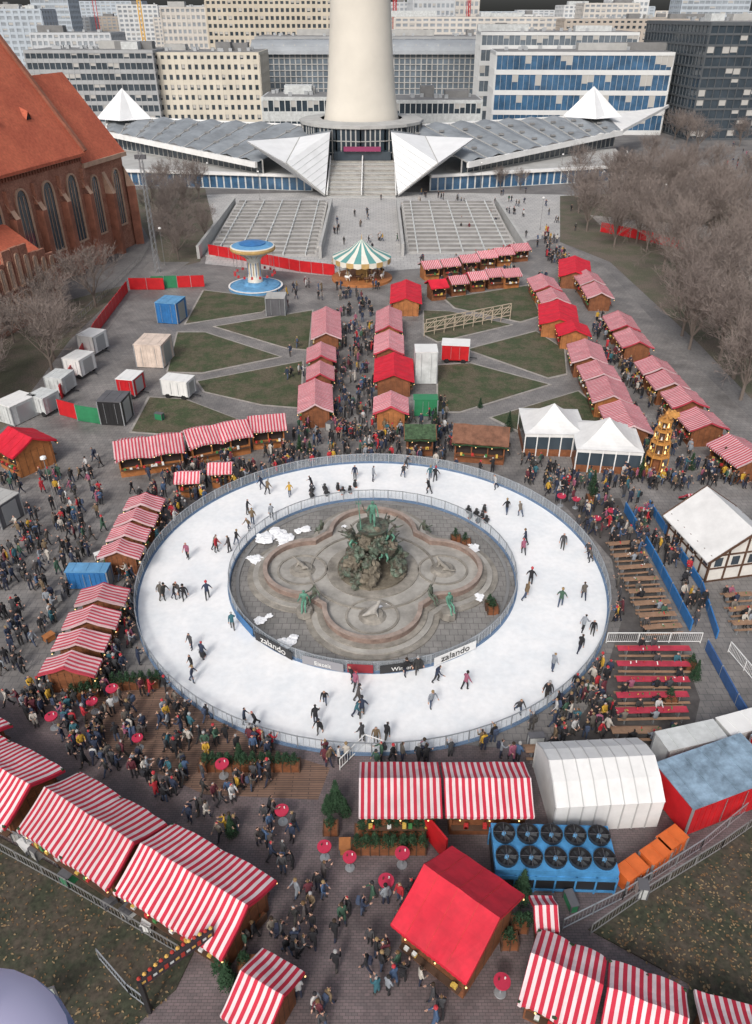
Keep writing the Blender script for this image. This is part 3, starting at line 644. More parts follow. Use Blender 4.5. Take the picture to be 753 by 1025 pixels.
b.build('blue_cooling_unit', (g.x,g.y+1.0,0), -.03)
for (u, v) in ((628,880),(652,864),(668,850)): container('orange_generator', u, v, 1.6, 1.0, 1.25, .55, orangem)
# carousel
g = G(362, 279); b = MB(); obst(g.x, g.y, 0, 5.5, 5.5)
teal = M('teal_canvas', (.10,.27,.26), .6, .1); cream = M('cream_canvas', (.66,.64,.57), .6, .08); gt_ = M('gold_trim', (.45,.30,.12))
n = 24
for i in range(n):
    a0 = 2*pi*i/n; a1 = 2*pi*(i+1)/n; m = teal if i % 2 else cream
    p = lambda r, a, z: (r*cos(a), r*sin(a), z)
    b.add([p(5.6,a0,4.3),p(5.6,a1,4.3),p(2.6,a1,5.6),p(2.6,a0,5.6)], [(0,1,2,3)], m); b.add([p(2.6,a0,5.6),p(2.6,a1,5.6),p(.1,a1,7.4),p(.1,a0,7.4)], [(0,1,2,3)], m)
    b.add([p(5.6,a0,4.3),p(5.6,a1,4.3),p(5.6,a1,3.5),p(5.6,(a0+a1)/2,3.3),p(5.6,a0,3.5)], [(0,1,2,3,4)], cream if i % 2 else gt_)
b.lathe([(5.8,0),(5.8,.45),(0.1,.46)], 32, wood2); b.lathe([(1.2,.4),(1.2,4.6)], 16, gt_, cap=False); b.tube((0,0,7.3),(0,0,8.3),.12,.04,6,gt_)
for i in range(14):
    a = 2*pi*i/14; r = 4.3 if i % 2 else 3.0; x, y = r*cos(a), r*sin(a); b.tube((x,y,.45),(x,y,4.4),.05,.05,6,gt_)
    t = Vector((-sin(a),cos(a),0)); q = Vector((x,y,1.35)); m = R.choice((white, woodd, cream))
    b.tube(q-t*.5,q+t*.45,.26,.24,7,m); b.tube(q+t*.4,q+t*.75+Vector((0,0,.5)),.16,.11,6,m); b.tube(q+t*.7+Vector((0,0,.5)),q+t*1.05+Vector((0,0,.35)),.11,.07,6,m)
    for s in (-.4,.4): b.tube(q+t*s,q+t*(s+.15)-Vector((0,0,.65)),.07,.04,5,m)
b.build('carousel', (g.x,g.y,0))
g = G(256, 288); b = MB(); obst(g.x, g.y, 0, 6, 6)
b.lathe([(6.2,0),(6.2,.6),(5.6,.65),(5.5,.9),(3,1.0),(2.4,1.6),(.1,1.7)], 28, skyb); b.lathe([(6.3,.62),(6.3,.75),(5.9,.75)], 28, white, cap=False)
b.lathe([(1.8,1.5),(1.5,3.4),(1.5,6.2),(2.2,7.4),(4.6,8.6)], 20, cream, cap=False)
b.lathe([(4.5,8.5),(5.0,8.8),(5.0,9.6),(4.7,9.7)], 28, cream, cap=False); b.lathe([(4.7,9.7),(3.5,10.0),(.1,10.5)], 28, skyb); b.lathe([(5.05,8.75),(5.15,9.1),(5.05,9.5)], 28, gt_, cap=False); b.lathe([(3.0,10.12),(3.0,10.25),(.1,10.65)], 24, bluem)
for i in range(16):
    a = 2*pi*i/16; x, y = 4.6*cos(a), 4.6*sin(a)
    for s in (-.15,.15): b.tube((x-s*sin(a),y+s*cos(a),8.8),(x-s*sin(a),y+s*cos(a),3.4),.02,.02,3,metal)
    b.box(x-.25,x+.25,y-.22,y+.22,3.3,3.38,redm); b.box(x-.25,x+.25,y+.18,y+.22,3.38,3.8,redm)
    b.tube((1.6*cos(a),1.6*sin(a),6.8),(4.4*cos(a),4.4*sin(a),8.6),.06,.05,4,gt_)
    b.tube((1.52*cos(a),1.52*sin(a),2),(1.52*cos(a),1.52*sin(a),6),.08,.08,4,(gt_,bluem)[i % 2])
b.build('chain_swing_ride', (g.x,g.y,0), 0, .8)
g = G(654, 472); b = MB(); obst(g.x, g.y, 0, 1.7, 1.7); gold = M('lit_pine', (.46,.22,.06), .5, .3, 3)  # warm lamplight on the pine is put into its base colour
z = 0
for k, (r, h) in enumerate(((1.3,2.2),(1.1,1.6),(.9,1.4),(.7,1.2))):
    b.lathe([(r+.15,z),(r+.15,z+.18),(.1,z+.19)], 8, gold); b.lathe([(r*.55,z+.18),(r*.55,z+h)], 8, woodd if k else wood, cap=False)
    for i in range(8):
        a = pi/4*i; b.tube((r*cos(a),r*sin(a),z+.18),(r*cos(a),r*sin(a),z+h),.06,.06,5,gold); b.lathe([(.02,z+.5),(.11,z+.6),(.03,z+.95)],6,warm if i % 3 == 0 else goods[i % 3],(r*.82*cos(a+.4),r*.82*sin(a+.4)))
        a2 = a+pi/4; b.bar((r*cos(a),r*sin(a),z+.55),(r*cos(a2),r*sin(a2),z+.55),.05,.07,gold)
    z += h
b.lathe([(.8,z),(.8,z+.12),(.35,z+.5),(.1,z+1.1)], 10, gold)
for i in range(12):
    a = 2*pi*i/12; c_, s_ = cos(a), sin(a); pp = lambda r, w_, dz: (r*c_-w_*s_, r*s_+w_*c_, z+.8+dz)
    b.add([pp(.15,-.05,0),pp(1.3,-.18,-.08),pp(1.3,.18,.1),pp(.15,.05,.04)], [(0,1,2,3)], gold)
b.build('christmas_pyramid', (g.x,g.y,0))
# ---------------------------------------------------------------- benches & tables, walls on the right
def table_set(u1, v1, u2, v2, mat, name='beer_table_set'):
    A = G(u1, v1); B = G(u2, v2); L = (B-A).length; c = (A+B)/2; ang = atan2(B.y-A.y, B.x-A.x)+R.uniform(-.03,.03); b = MB(); l = L/2
    b.box(-l,l,-.28,.28,.72,.77,mat)
    for s in (-1,1):
        b.box(-l,l,s*.55-.11,s*.55+.11,.42,.46,benchw if mat is not benchw else mat)
        for t in (-.8,0,.8): b.box(t*l-.03,t*l+.03,s*.55-.1,s*.55+.1,0,.42,metal)
        b.box(s*l*.75-.03,s*l*.75+.03,-.25,.25,0,.72,metal)
    for k in range(int(l*2)): x = R.uniform(-l*.9,l*.9); b.tube((x,R.uniform(-.2,.2),.77),(x,R.uniform(-.2,.2),.9),.04,.04,6,R.choice(goods))
    b.build(name, (c.x,c.y,0), ang); obst(c.x, c.y, ang, l, .7)
    return c, ang, l
benchw = M('bench_wood', (.27,.165,.105), .6, .3, 1); bred = M('bench_red', (.38,.035,.06), .6, .3, 1)
seats = []
for i in range(8):
    v = 550+i*12; u = 607+i*5; seats.append(table_set(u, v, u+32+i*.8, v-2, benchw))
for i in range(5): seats.append(table_set(616-i*.5, 655+i*15.5, 688-i*.6, 655+i*15.5, bred))
for i in range(3): seats.append(table_set(722+i*4, 602+i*14, 750+i*4, 600+i*14, benchw))
seats.append(table_set(524, 756, 575, 756, benchw)); seats.append(table_set(610, 738, 660, 737, benchw))
def wall(name, pts, h, mat, th=.12, post=None):
    b = MB(); w = [G(u, v) for u, v in pts]
    for p, q in zip(w, w[1:]):
        n = max(1, int((q-p).length/2.2))
        for i in range(n):
            a = p.lerp(q, i/n); c = p.lerp(q, (i+1)/n); d = (c-a).normalized()*.05
            b.bar(a+d+Vector((0,0,h/2+.05)), c-d+Vector((0,0,h/2+.05)), th, h-.1, mat); b.tube(a, a+Vector((0,0,h+.08)), .06, .06, 5, post or metal)
    return b.build(name)
def railing(name, pts, h, mat, gap=.25, step=2.0):
    b = MB(); w = [G(u, v) for u, v in pts]
    for p, q in zip(w, w[1:]):
        L = (q-p).length; n = max(1, int(L/step)); Z = Vector((0,0,1))
        b.bar(p+Z*h, q+Z*h, .06, .06, mat); b.bar(p+Z*.18, q+Z*.18, .05, .05, mat)
        for i in range(n+1): a = p.lerp(q, i/n); b.tube(a, a+Z*(h+.03), .04, .04, 5, mat)
        m = int(L/gap)
        for i in range(m): a = p.lerp(q, i/m); b.tube(a+Z*.18, a+Z*h, .013, .013, 3, mat, cap=False)
    return b.build(name)
wall('blue_hoarding', [(624,512),(652,560),(690,632)], 1.2, bluem); wall('blue_hoarding', [(705,650),(735,705),(760,745)], 1.1, M('navy_paint', (.04,.10,.25)))
wall('blue_hoarding', [(648,508),(700,590),(716,640)], 1.0, bluem)
railing('white_picket_fence', [(606,643),(700,643)], 1.1, white, .16); railing('white_picket_fence', [(728,652),(760,690)], 1.1, white, .16)
wall('red_hoarding', [(209,255),(250,262),(300,272),(335,276)], 2.2, redm); wall('red_hoarding', [(128,292),(96,335),(62,400)], 2.0, redm); wall('red_hoarding', [(600,232),(640,240),(690,252)], 2.2, redm)
wall('red_hoarding', [(130,290),(165,290)], 2.2, redm); wall('red_hoarding', [(178,288),(205,287)], 2.2, redm); wall('green_hoarding', [(152,289),(178,288)], 2.3, greenm)
wall('red_hoarding', [(60,415),(78,420)], 2.2, redm); wall('green_hoarding', [(78,421),(104,425)], 2.2, greenm); wall('red_hoarding', [(424,835),(446,862)], 2.2, redm)
railing('crowd_barrier', [(-20,822),(80,878),(190,938)], 1.15, metal); railing('crowd_barrier', [(-30,835),(70,890),(180,955)], 1.0, concd)
railing('crowd_barrier', [(562,930),(622,900),(700,850),(753,806),(800,780)], 1.1, metal); railing('crowd_barrier', [(590,935),(640,900),(720,850),(790,800)], 1.1, concd)
railing('steel_railing', [(340,770),(365,745),(385,752)], 1.1, white)
railing('crowd_barrier', [(190,180),(140,262),(60,340)], 1.1, concd, 1.0); railing('crowd_barrier', [(100,960),(130,995),(150,1010)], 1.1, metal)
def needle_cloud(b, c, rx, ry, rz_, n, mat, s=.12):
    for i in range(n):
        while 1:
            p = Vector((R.uniform(-1,1),R.uniform(-1,1),R.uniform(-1,1)))
            if p.length < 1: break
        q = Vector((c[0]+p.x*rx, c[1]+p.y*ry, c[2]+p.z*rz_)); d = Vector((R.gauss(0,1),R.gauss(0,1),R.gauss(0,.7))).normalized(); e = d.cross(Vector((0,.3,1))).normalized()
        b.add([q-e*s*.35, q+d*s*1.6, q+e*s*.35], [(0,1,2)], mat)
def planter(u1, v1, u2, v2, name='fir_planter', h=.9):
    A = G(u1, v1); B = G(u2, v2); L = max(.9, (B-A).length); c = (A+B)/2; ang = atan2(B.y-A.y, B.x-A.x) if L > .91 else 0
    b = MB(); l = L/2; b.box(-l,l,-.38,.38,0,.62,wood)
    for i in range(int(L/.6)+2):
        x = -l+L*i/(int(L/.6)+1); b.box(x-.04,x+.04,-.42,.42,0,.66,woodd)
    for i in range(int(L/.55)+1):
        x = -l+.3+R.random()*.2+i*.55
        if x < l:
            for k in range(4): needle_cloud(b, (x,0,.75+k*.24*h), .40-.09*k, .40-.09*k, .2, 50, needle)
    b.build(name, (c.x,c.y,0), ang); obst(c.x, c.y, ang, l, .5)
for q in ((352,850,425,850),(200,768,300,768),(70,700,100,694),(110,688,160,685),(355,835,425,835),(505,940,512,948),(245,965,250,970),(330,830,332,832),(665,700,672,706),(492,612,493,613),(465,545,466,546),(455,541,456,542),(490,608,491,609),(250,915,262,925),(590,500,591,501),(688,668,690,669),(516,925,520,930),(225,945,232,950)):
    planter(*q)
def fir(h):
    b = MB(); b.tube((0,0,0),(0,0,h*.95),.1*h/3,.02,6,bark); z = h*.14
    while z < h:
        r = (h-z)*.30; needle_cloud(b, (0,0,z), r, r, .2, int(60+r*170), needle, .11); z += .22
    return b.mesh('fir_tree')
FIRS = [fir(2.0), fir(2.6)]
for (u, v) in ((328,812),(336,808),(345,815),(232,940),(222,970),(228,985),(560,440),(435,425),(400,430),(62,685),(118,598),(232,835),(592,492),(694,680),(640,478),(508,432),(480,408),(520,900),(455,905),(240,760),(390,462),(300,452),(690,470),(720,470),(310,455),(372,458)):
    g = G(u, v); place(R.choice(FIRS), 'fir_tree', (g.x,g.y,0), R.random()*6, R.uniform(.7,1.1))
b = MB(); b.lathe([(.3,0),(.28,.05),(.04,.07)], 14, metal); b.tube((0,0,.05),(0,0,1.08),.035,.035,8,metal); b.lathe([(.38,.98),(.41,1.08),(.40,1.12),(.01,1.125)], 20, M('table_red', (.46,.03,.07), .5, .2)); b.tube((.15,.1,1.12),(.15,.1,1.25),.04,.04,6,goods[2]); b.tube((-.15,.05,1.12),(-.15,.05,1.25),.04,.04,6,woodd); tm = b.mesh('standing_table')
for (u, v) in ((224,776),(283,822),(350,868),(386,893),(402,865),(325,858),(500,993),(140,748),(55,728),(95,712),(575,508),(610,520),(640,520),(595,528),(560,506),(160,470),(680,440),(115,700)):
    g = G(u, v); place(tm, 'standing_table', (g.x,g.y,.03), 0, R.uniform(.95,1.15)); obst(g.x, g.y, 0, .3, .3)
for k, (u, v) in enumerate(((28,848),(40,856),(60,862),(72,880),(110,905),(130,914),(150,925),(20,838),(196,935),(570,905),(600,880),(640,895),(520,880),(330,430),(345,850),(690,740),(610,755),(535,745),(100,560),(60,600),(50,640),(160,420),(560,440),(330,365),(230,455))):
    g = G(u, v); b = MB(); w_, d_, h_ = R.uniform(.5,1.1), R.uniform(.4,.8), R.uniform(.4,1.1); m = (white, conc2, wood2, greenm, dgy, lgy)[k % 6]
    b.box(-w_/2,w_/2,-d_/2,d_/2,.05,h_,m); b.box(-w_/2-.03,w_/2+.03,-d_/2-.03,d_/2+.03,h_,h_+.06,dgy if k % 2 else m)
    for sx in (-1,1):
        for sy in (-1,1): b.box(sx*w_/2-.04,sx*w_/2+.04,sy*d_/2-.04,sy*d_/2+.04,0,h_-.01,dgy)
    b.build('storage_crate', (g.x,g.y,.02), R.random()*3); obst(g.x, g.y, 0, .4, .4)
A = G(425, 335); Bq = G(510, 318); b = MB(); pale = flat('pale_timber', (.40,.33,.25))
for o in (-.9,.9):
    n = 9; off = Vector((.2*o, o, 0))
    for z in (.8,2.2): b.bar(A+off+Vector((0,0,z)), Bq+off+Vector((0,0,z)), .12, .12, pale)
    for i in range(n+1):
        p = A.lerp(Bq, i/n)+off; b.bar(p, p+Vector((0,0,2.2)), .1, .1, pale)
        if i < n: q = A.lerp(Bq, (i+1)/n)+off; b.bar(p+Vector((0,0,.8)), q+Vector((0,0,2.2)), .07, .07, pale)
b.build('timber_truss_bridge')
# entrance arch sign bottom-left
A = G(150, 1012); Bq = G(218, 962); b = MB()
for p in (A, Bq): b.bar(p, p+Vector((0,0,3.2)), .22, .22, blackm)
b.bar(A+Vector((0,0,3.0)), Bq+Vector((0,0,3.0)), .18, .75, flat('sign_dark', (.035,.025,.03)))
d = (Bq-A); dn = d.normalized(); sred = flat('sign_red', (.35,.03,.02)); sgold = flat('sign_gold', (.55,.33,.08))
for i in range(13):
    t = (i+.5)/13; p2 = A+d*t+Vector((0,-.0,3.0)); b.bar(p2-dn*.1, p2+dn*.1, .22, .16+.2*(i % 3 == 1), (sgold, sred, lgy)[i % 3])
for k in range(14): q = A+d*(k/13)+Vector((0,0,3.42+.25*sin(pi*k/13))); b.tube(q, q+Vector((0,0,.12)), .12, .03, 6, (sred, sgold)[k % 2]); b.tube(q-Vector((0,0,.3)), q, .02, .02, 4, blackm)
b.build('entrance_arch_sign')
g = G(46, 1014); b = MB(); b.box(-.9,.9,-.04,.04,.9,2.2,dgy); b.box(-.8,.8,-.06,-.041,1.0,2.1,M('map_print', (.35,.38,.36), .6, .5, 4)); b.box(-.9,-.82,-.05,.05,0,.9,metal); b.box(.82,.9,-.05,.05,0,.9,metal); b.build('information_board', (g.x,g.y,.1), .3)
# the neighbouring cabin of the observation wheel the picture was taken from
g = G(-74, 1100, 37.0); b = MB(); lav = flat('lavender_shell', (.55,.52,.72), .35)
b.lathe([(.30,-2.3),(.75,-2.15),(.88,-1.9),(.88,-1.3)], 28, white, cap=False); b.lathe([(.86,-1.3),(.86,-.35)], 28, glassd, cap=False)
b.lathe([(.90,-.36),(.93,-.25),(.90,-.12)], 28, bluem, cap=False); b.lathe([(.90,-.12),(.78,.02),(.5,.14),(.1,.2)], 28, lav)
for i in range(8): a = i*pi/4; b.tube((.87*cos(a),.87*sin(a),-1.3),(.87*cos(a),.87*sin(a),-.3),.03,.03,5,white)
b.tube((0,0,.15),(0,0,.9),.06,.06,8,metal); b.tube((-.4,0,.9),(.4,0,.9),.07,.07,8,metal)
b.build('ferris_wheel_gondola', (g.x,g.y,37.0), 0, 1.0, True)
def lamp(u, v, h=6):
    g = G(u, v); b = MB(); b.tube((0,0,0),(0,0,.5),.12,.08,8,concd); b.tube((0,0,.5),(0,0,h),.06,.04,8,concd); b.lathe([(.05,h),(.3,h+.1),(.28,h+.3),(.05,h+.4)], 10, white); b.build('street_lamp', (g.x,g.y,0))
for u, v in ((165,265),(60,520),(210,190),(540,230),(600,200),(660,215),(700,200),(480,190),(260,200),(445,186),(560,180),(660,190)): lamp(u, v, 7)
g = G(158, 272); b = MB()
for sx in (-.4,.4):
    for sy in (-.4,.4): b.bar((sx,sy,0),(sx*.6,sy*.6,22),.08,.08,metal)
for k in range(18): b.bar((-.4,-.4,k*1.2),(.4,-.4,k*1.2+1.2),.05,.05,metal); b.bar((.4,.4,k*1.2),(.4,-.4,k*1.2+1.2),.05,.05,metal)
b.box(-1,1,-.3,.3,20.5,21.2,dgy); b.build('lattice_mast', (g.x,g.y,0))
# ---------------------------------------------------------------- TV tower & pavilion
TX = -4.6; TY = 270
b = MB(); prof = [(16,0),(14.2,6),(12.6,11),(11.5,16),(10.6,22),(9.9,30),(9.2,40),(8.7,50),(8.2,70),(7.6,110),(6.8,160),(6.2,200)]
b.lathe(prof, 64, M('tower_concrete', (.60,.565,.50), .85, .07, .06), (TX,TY))
b.lathe([(6.2,200),(16,215),(16,225),(5,236),(2,300),(.2,368)], 40, metal, (TX,TY)); b.build('television_tower', smooth=True)
def glazed(b, P0, P1, z0, z1, bays, rows, gm, fm, th=.2, fw=.18, fh=.25):
    P0 = Vector(P0); P1 = Vector(P1); Z = Vector((0,0,1)); P0.z = P1.z = 0
    b.add([P0+Z*z0,P1+Z*z0,P1+Z*z1,P0+Z*z1], [(0,1,2,3)], gm)
    for i in range(bays+1): p = P0.lerp(P1, i/bays); b.bar(p+Z*z0, p+Z*z1, th*2, fw, fm)
    for j in range(rows+1): z = z0+(z1-z0)*j/rows; b.bar(P0+Z*z, P1+Z*z, th*2.2, fh, fm)
b = MB(); n = 16
for i in range(n):
    a0 = 2*pi*i/n; a1 = 2*pi*(i+1)/n; r = 19
    glazed(b, (TX+r*cos(a0),TY+r*sin(a0),0), (TX+r*cos(a1),TY+r*sin(a1),0), 4, 14, 5, 3, glassd, conc2)
b.lathe([(19.6,14),(19.6,14.8),(13,15.2)], 16, conc2, (TX,TY), cap=False); b.lathe([(20,0),(20,4),(19,4.1)], 16, concd, (TX,TY), cap=False)
b.box(TX-5,TX+6,248,249,8.4,9.6,flat('magenta_sign', (.25,.04,.11))); b.box(TX-8,TX+9,249,252,5.6,8.2,glassd)
b.build('tower_base_building')
roofg = M('pavilion_roof', (.215,.235,.255), .6, .3, .15)
b = MB()
R0 = G(108,117,12.5); R1 = G(326,127,12.5); E0 = G(106,132,9.5); E1 = G(256,163,7.5)
n = 9
def wing(R0, R1, E0, E1):
    for i in range(n):
        t0 = i/n; t1 = (i+1)/n
        a = R0.lerp(R1,t0); c = R0.lerp(R1,t1); e = E0.lerp(E1,t0); f = E0.lerp(E1,t1); m_ = (a+c)/2+Vector((0,0,.9)); m2 = (e+f)/2+Vector((0,0,.9))
        b.add([a,m_,m2,e], [(0,1,2,3)], roofg); b.add([m_,c,f,m2], [(0,1,2,3)], roofg); b.bar(a+Vector((0,0,.1)),e+Vector((0,0,.1)),.3,.25,conc2)
        b.bar(e-Vector((0,0,.5)), f-Vector((0,0,.5)), .9, 1.5, white); b.bar(a, c, .8, .9, white)
        for q in range(3):
            k = a.lerp(e, .25+.25*q)+Vector((1,0,.6)); b.bar(k-Vector((.8,0,0)), k+Vector((.8,0,0)), .8, .5, concd)
wing(R0, R1, E0, E1); b.bar(R0, E0, .6, .8, white)
glazed(b, E0+Vector((1.5,2.5,0)), E1+Vector((1.5,2.5,0)), 4.3, 7.9, 30, 1, glassd, conc2)
Lp, Rp = G(126,185), G(312,191)
glazed(b, Lp, Rp, 0, 3.6, 26, 1, glassb, lgy); b.bar(Lp+Vector((0,0,4)), Rp+Vector((0,0,4)), 1.6, .7, white)
b.plate([Lp+Vector((0,0,4.2)), Rp+Vector((0,0,4.2)), Vector((R1.x,262,4.2)), Vector((R0.x,285,4.2))], .3, conc2)
glazed(b, Lp, Vector((R0.x,285,0)), 0, 3.6, 12, 1, glassb, white)
S0 = G(398,127,12.5); S1 = G(606,115,12.5); Q0 = G(468,163,7.5); Q1 = G(622,131,9.3); tip = G(668,106,12)
wing(S0, S1, Q0, Q1)
b.plate([S1, Q1, tip], .6, white); b.bar(Q1, tip, .8, 1.0, white)
glazed(b, Q0+Vector((-1.5,2.5,0)), Q1+Vector((-1.5,2.5,0)), 4.3, 7.9, 30, 1, glassd, conc2)
Lq, Rq = G(430,191), G(628,180)
glazed(b, Lq, Rq, 0, 3.6, 28, 1, glassb, lgy); b.bar(Lq+Vector((0,0,4)), Rq+Vector((0,0,4)), 1.6, .7, white)
b.plate([Lq+Vector((0,0,4.2)), Rq+Vector((0,0,4.2)), Vector((S1.x,285,4.2)), Vector((S0.x,262,4.2))], .3, conc2)
glazed(b, Rq, Vector((S1.x+4,285,0)), 0, 3.6, 12, 1, glassb, white)
foldm = M('white_folded_roof', (.70,.71,.72), .6, .07, .2)
for (Ta, V1, Tc, Td, V2) in ((G(247,141,13), G(286,163,9), G(330,132,14), G(325,195,.6), G(300,137,12)), (G(474,138,13), G(438,163,9), G(391,132,14), G(398,195,.6), G(425,136,12))):
    b.plate([Ta, V1, Td], .35, foldm); b.plate([V1, Tc, Td], .35, foldm); b.plate([Ta, V2, V1], .35, foldm); b.plate([V2, Tc, V1], .35, foldm)
    for q in range(1, 8):
        t = q/8; b.bar(Ta.lerp(Td,t)+Vector((0,0,.03)), V1.lerp(Td,t)+Vector((0,0,.03)), .12, .08, lgy); b.bar(Tc.lerp(Td,t)+Vector((0,0,.03)), V1.lerp(Td,t)+Vector((0,0,.03)), .12, .08, lgy)
    b.bar(Td, V1, .25, .3, conc2); b.bar(V1, V2, .2, .3, conc2)
    back = Vector((Tc.x, 262, 13)); b.plate([V2, Tc, back], .3, roofg)
for (u, v, bl, br_, bv) in ((121,88,96,152,119),(602,86,562,622,117)):
    A = G(bl, bv, 12.6); Bq = G(br_, bv, 12.6); m_ = (A+Bq)/2; hh = HV(v, m_.y+3); ap = Vector((m_.x, m_.y+3, hh)); w = (Bq-A).length/2
    base = [A, Vector((m_.x, m_.y-w*.6, 12.6)), Bq, Vector((m_.x, m_.y+w*1.4, 12.6))]
    for i in range(4):
        p, q = base[i], base[(i+1) % 4]; mid = (p+q+ap*.6)/2.6-Vector((0,0,1.5)); b.add([p,mid,ap], [(0,1,2)], foldm); b.add([mid,q,ap], [(0,1,2)], foldm); b.add([p,q,mid], [(0,1,2)], foldm)
b.build('folded_roof_pavilion')
b = MB()
for i in range(16): b.box(-13.5,5.5,224+i*1.55,250,.36*i,.36*(i+1),stonel if i % 2 else conc2)
for x in (-13.5,-4,5.5): b.bar((x,224,1.2),(x,249,6.8),.3,.9,white)
b.build('grand_staircase')
tst = M('terrace_stone', (.40,.39,.375), .9, .16, .3); tst2 = M('terrace_bench_stone', (.22,.215,.21), .9, .2, .3)
def terrace(name, x0, x1, y0, y1, n):
    b = MB()
    for i in range(n):
        y = y0+(y1-y0)*i/n; st_ = (y1-y0)/n
        b.box(x0, x1, y, y1, .12*i, .12*(i+1), tst)
        b.box(x0+.6, x1-.6, y+st_*.45, y+st_*.62, .12*(i+1), .12*(i+1)+.4, tst2)
        for k in range(5): x = x0+(x1-x0)*(k+.5)/5; b.box(x-.12, x+.12, y+.1, y+st_*.9, .12*(i+1), .12*(i+1)+.44, lgy)
    b.box(x0-1.2, x0-.6, y0-2, y1, 0, 1.1+.1*n, conc2); b.box(x1+.6, x1+1.2, y0-2, y1, 0, 1.1+.1*n, conc2)
    b.build(name)
terrace('cascade_terrace', -36, -12.5, 164, 211, 15); terrace('cascade_terrace', 6.5, 30.5, 166, 211, 14)
# ---------------------------------------------------------------- church
def lancet(b, x, z0, z1, w, y, mat, fr, t_=.35):
    pts = [(-w/2,z0),(w/2,z0)]; zs = z1-w*.9
    for k in range(6): t = k/5; pts.append((w/2*cos(t*pi/2)**.8 if t < 1 else 0, zs+(z1-zs)*sin(t*pi/2)))
    for k in range(4,-1,-1): t = k/5; pts.append((-w/2*cos(t*pi/2)**.8, zs+(z1-zs)*sin(t*pi/2)))
    b.poly([(x+px, y, pz) for px, pz in pts], mat)
    for i in range(1, len(pts)-1): b.bar((x+pts[i][0]*1.1, y-.05, pts[i][1]), (x+pts[i+1][0]*1.1, y-.05, pts[i+1][1]), t_, t_, fr)
    b.bar((x-w*.55,y-.05,z0),(x-w*.55,y-.05,zs),t_,t_,fr); b.bar((x-w*.6,y-.1,z0),(x+w*.6,y-.1,z0),.5,.3,fr)
    for q in (-.17,.17): b.bar((x+q*w,y-.03,z0),(x+q*w,y-.03,z1-w*.4),.1,.1,fr)
b = MB(); A1 = 31
b.box(-60,A1,0,26,0,21,brick)
b.plate([(-61,-1,20.6),(A1+.6,-1,20.6),(A1+.6,13,40),(-61,13,40)], .5, tile); b.plate([(-61,27,20.6),(-61,13,40),(A1+.6,13,40),(A1+.6,27,20.6)], .5, tile)
b.add([(A1,0,21),(A1,26,21),(A1,13,39.6)], [(0,1,2)], brick)
for s in (-1,1): b.bar((A1+.5,13-s*14,20.9),(A1+.5,13,40.4),.9,.6,brickd)
b.bar((-61,13,40.2),(A1+.6,13,40.2),.5,.5,brickd)
for k in range(5):
    x = A1-8-k*9; z = 27; y = -1+14*(z-20.6)/19.4; b.add([(x-.7,y-.1,z),(x+.7,y-.1,z),(x,y-.1,z+1.1)], [(0,1,2)], dark); b.add([(x-.9,y-.2,z),(x,y-.2,z+1.3),(x,y+1.4,z+1.3+.7),(x-.9,y+.6,z+.7)], [(0,1,2,3)], tile); b.add([(x+.9,y-.2,z),(x,y-.2,z+1.3),(x,y+1.4,z+2.0),(x+.9,y+.6,z+.7)], [(0,1,2,3)], tile)
for i in range(10):
    x = A1-.8-i*7.6; b.box(x-.6,x+.6,-1.5,-.002,0,13.5,brickd); b.add([(x-.6,-1.5,13.5),(x+.6,-1.5,13.5),(x+.6,-.01,16),(x-.6,-.01,16)], [(0,1,2,3)], brickl)
    b.box(x-.45,x+.45,-.7,-.003,14.5,18.0,brick)
    lancet(b, x-3.8, 5.5, 17.6, 3.0, -.08, glassd, brickl)
    for q in (-1.2,0,1.2): lancet(b, x-3.8+q, 1.2, 3.1, .7, -.06, dark, brickl, .15)
b.box(-60,A1,-.35,-.01,19.9,20.6,brickl); b.box(-60,A1,-.3,-.012,3.5,3.9,brickl)
for k in range(110): x = -59+k*.82; b.box(x,x+.4,-.3,-.013,19.2,19.9,brickd)
y0, y1 = .6, 19.4; hx = 46.5; ym = 10
pl = [(A1,y0),(hx,y0),(hx+6,y0+5),(hx+6,y1-5),(hx,y1),(A1,y1)]
for (p, q) in zip(pl[:-1], pl[1:]): b.add([(p[0],p[1],0),(q[0],q[1],0),(q[0],q[1],19),(p[0],p[1],19)], [(0,1,2,3)], brick)
ap = (hx-1,ym,33); rr = (A1-.2,ym,33)
ex = [(A1,y0-.8,18.7),(hx+.3,y0-.8,18.7),(hx+6.8,y0+4.7,18.7),(hx+6.8,y1-4.7,18.7),(hx+.3,y1+.8,18.7),(A1,y1+.8,18.7)]
b.poly([ex[0],ex[1],ap,rr], tile)
for i in (1,2,3): b.poly([ex[i],ex[i+1],ap], tile)
b.poly([ex[4],ex[5],rr,ap], tile)
for i in range(5): b.bar(Vector(ex[i])-Vector((0,0,.4)), Vector(ex[i+1])-Vector((0,0,.4)), .6, .8, brickl)
for (px, py) in pl[1:5]+[((A1+hx)/2,y0)]:
    o = Vector((px-38, py-ym, 0)).normalized() if px > hx-1 else Vector((0,-1,0)); q = Vector((px,py,0)); s = Vector((-o.y,o.x,0))*.55
    v = [q-s,q+s,q+s+o*1.8,q-s+o*1.8]; tt = [x+Vector((0,0,12)) for x in v]; t2 = [q-s+Vector((0,0,16)),q+s+Vector((0,0,16))]
    b.add(v+tt+t2, [(1,2,6,5),(2,3,7,6),(3,0,4,7)], brickd); b.add(v+tt+t2, [(6,7,8,9),(5,6,9),(4,7,8)], brickl)
for x in (A1+3.8,hx-3.6): lancet(b, x, 5, 16, 2.4, y0-.08, glassd, brickl)
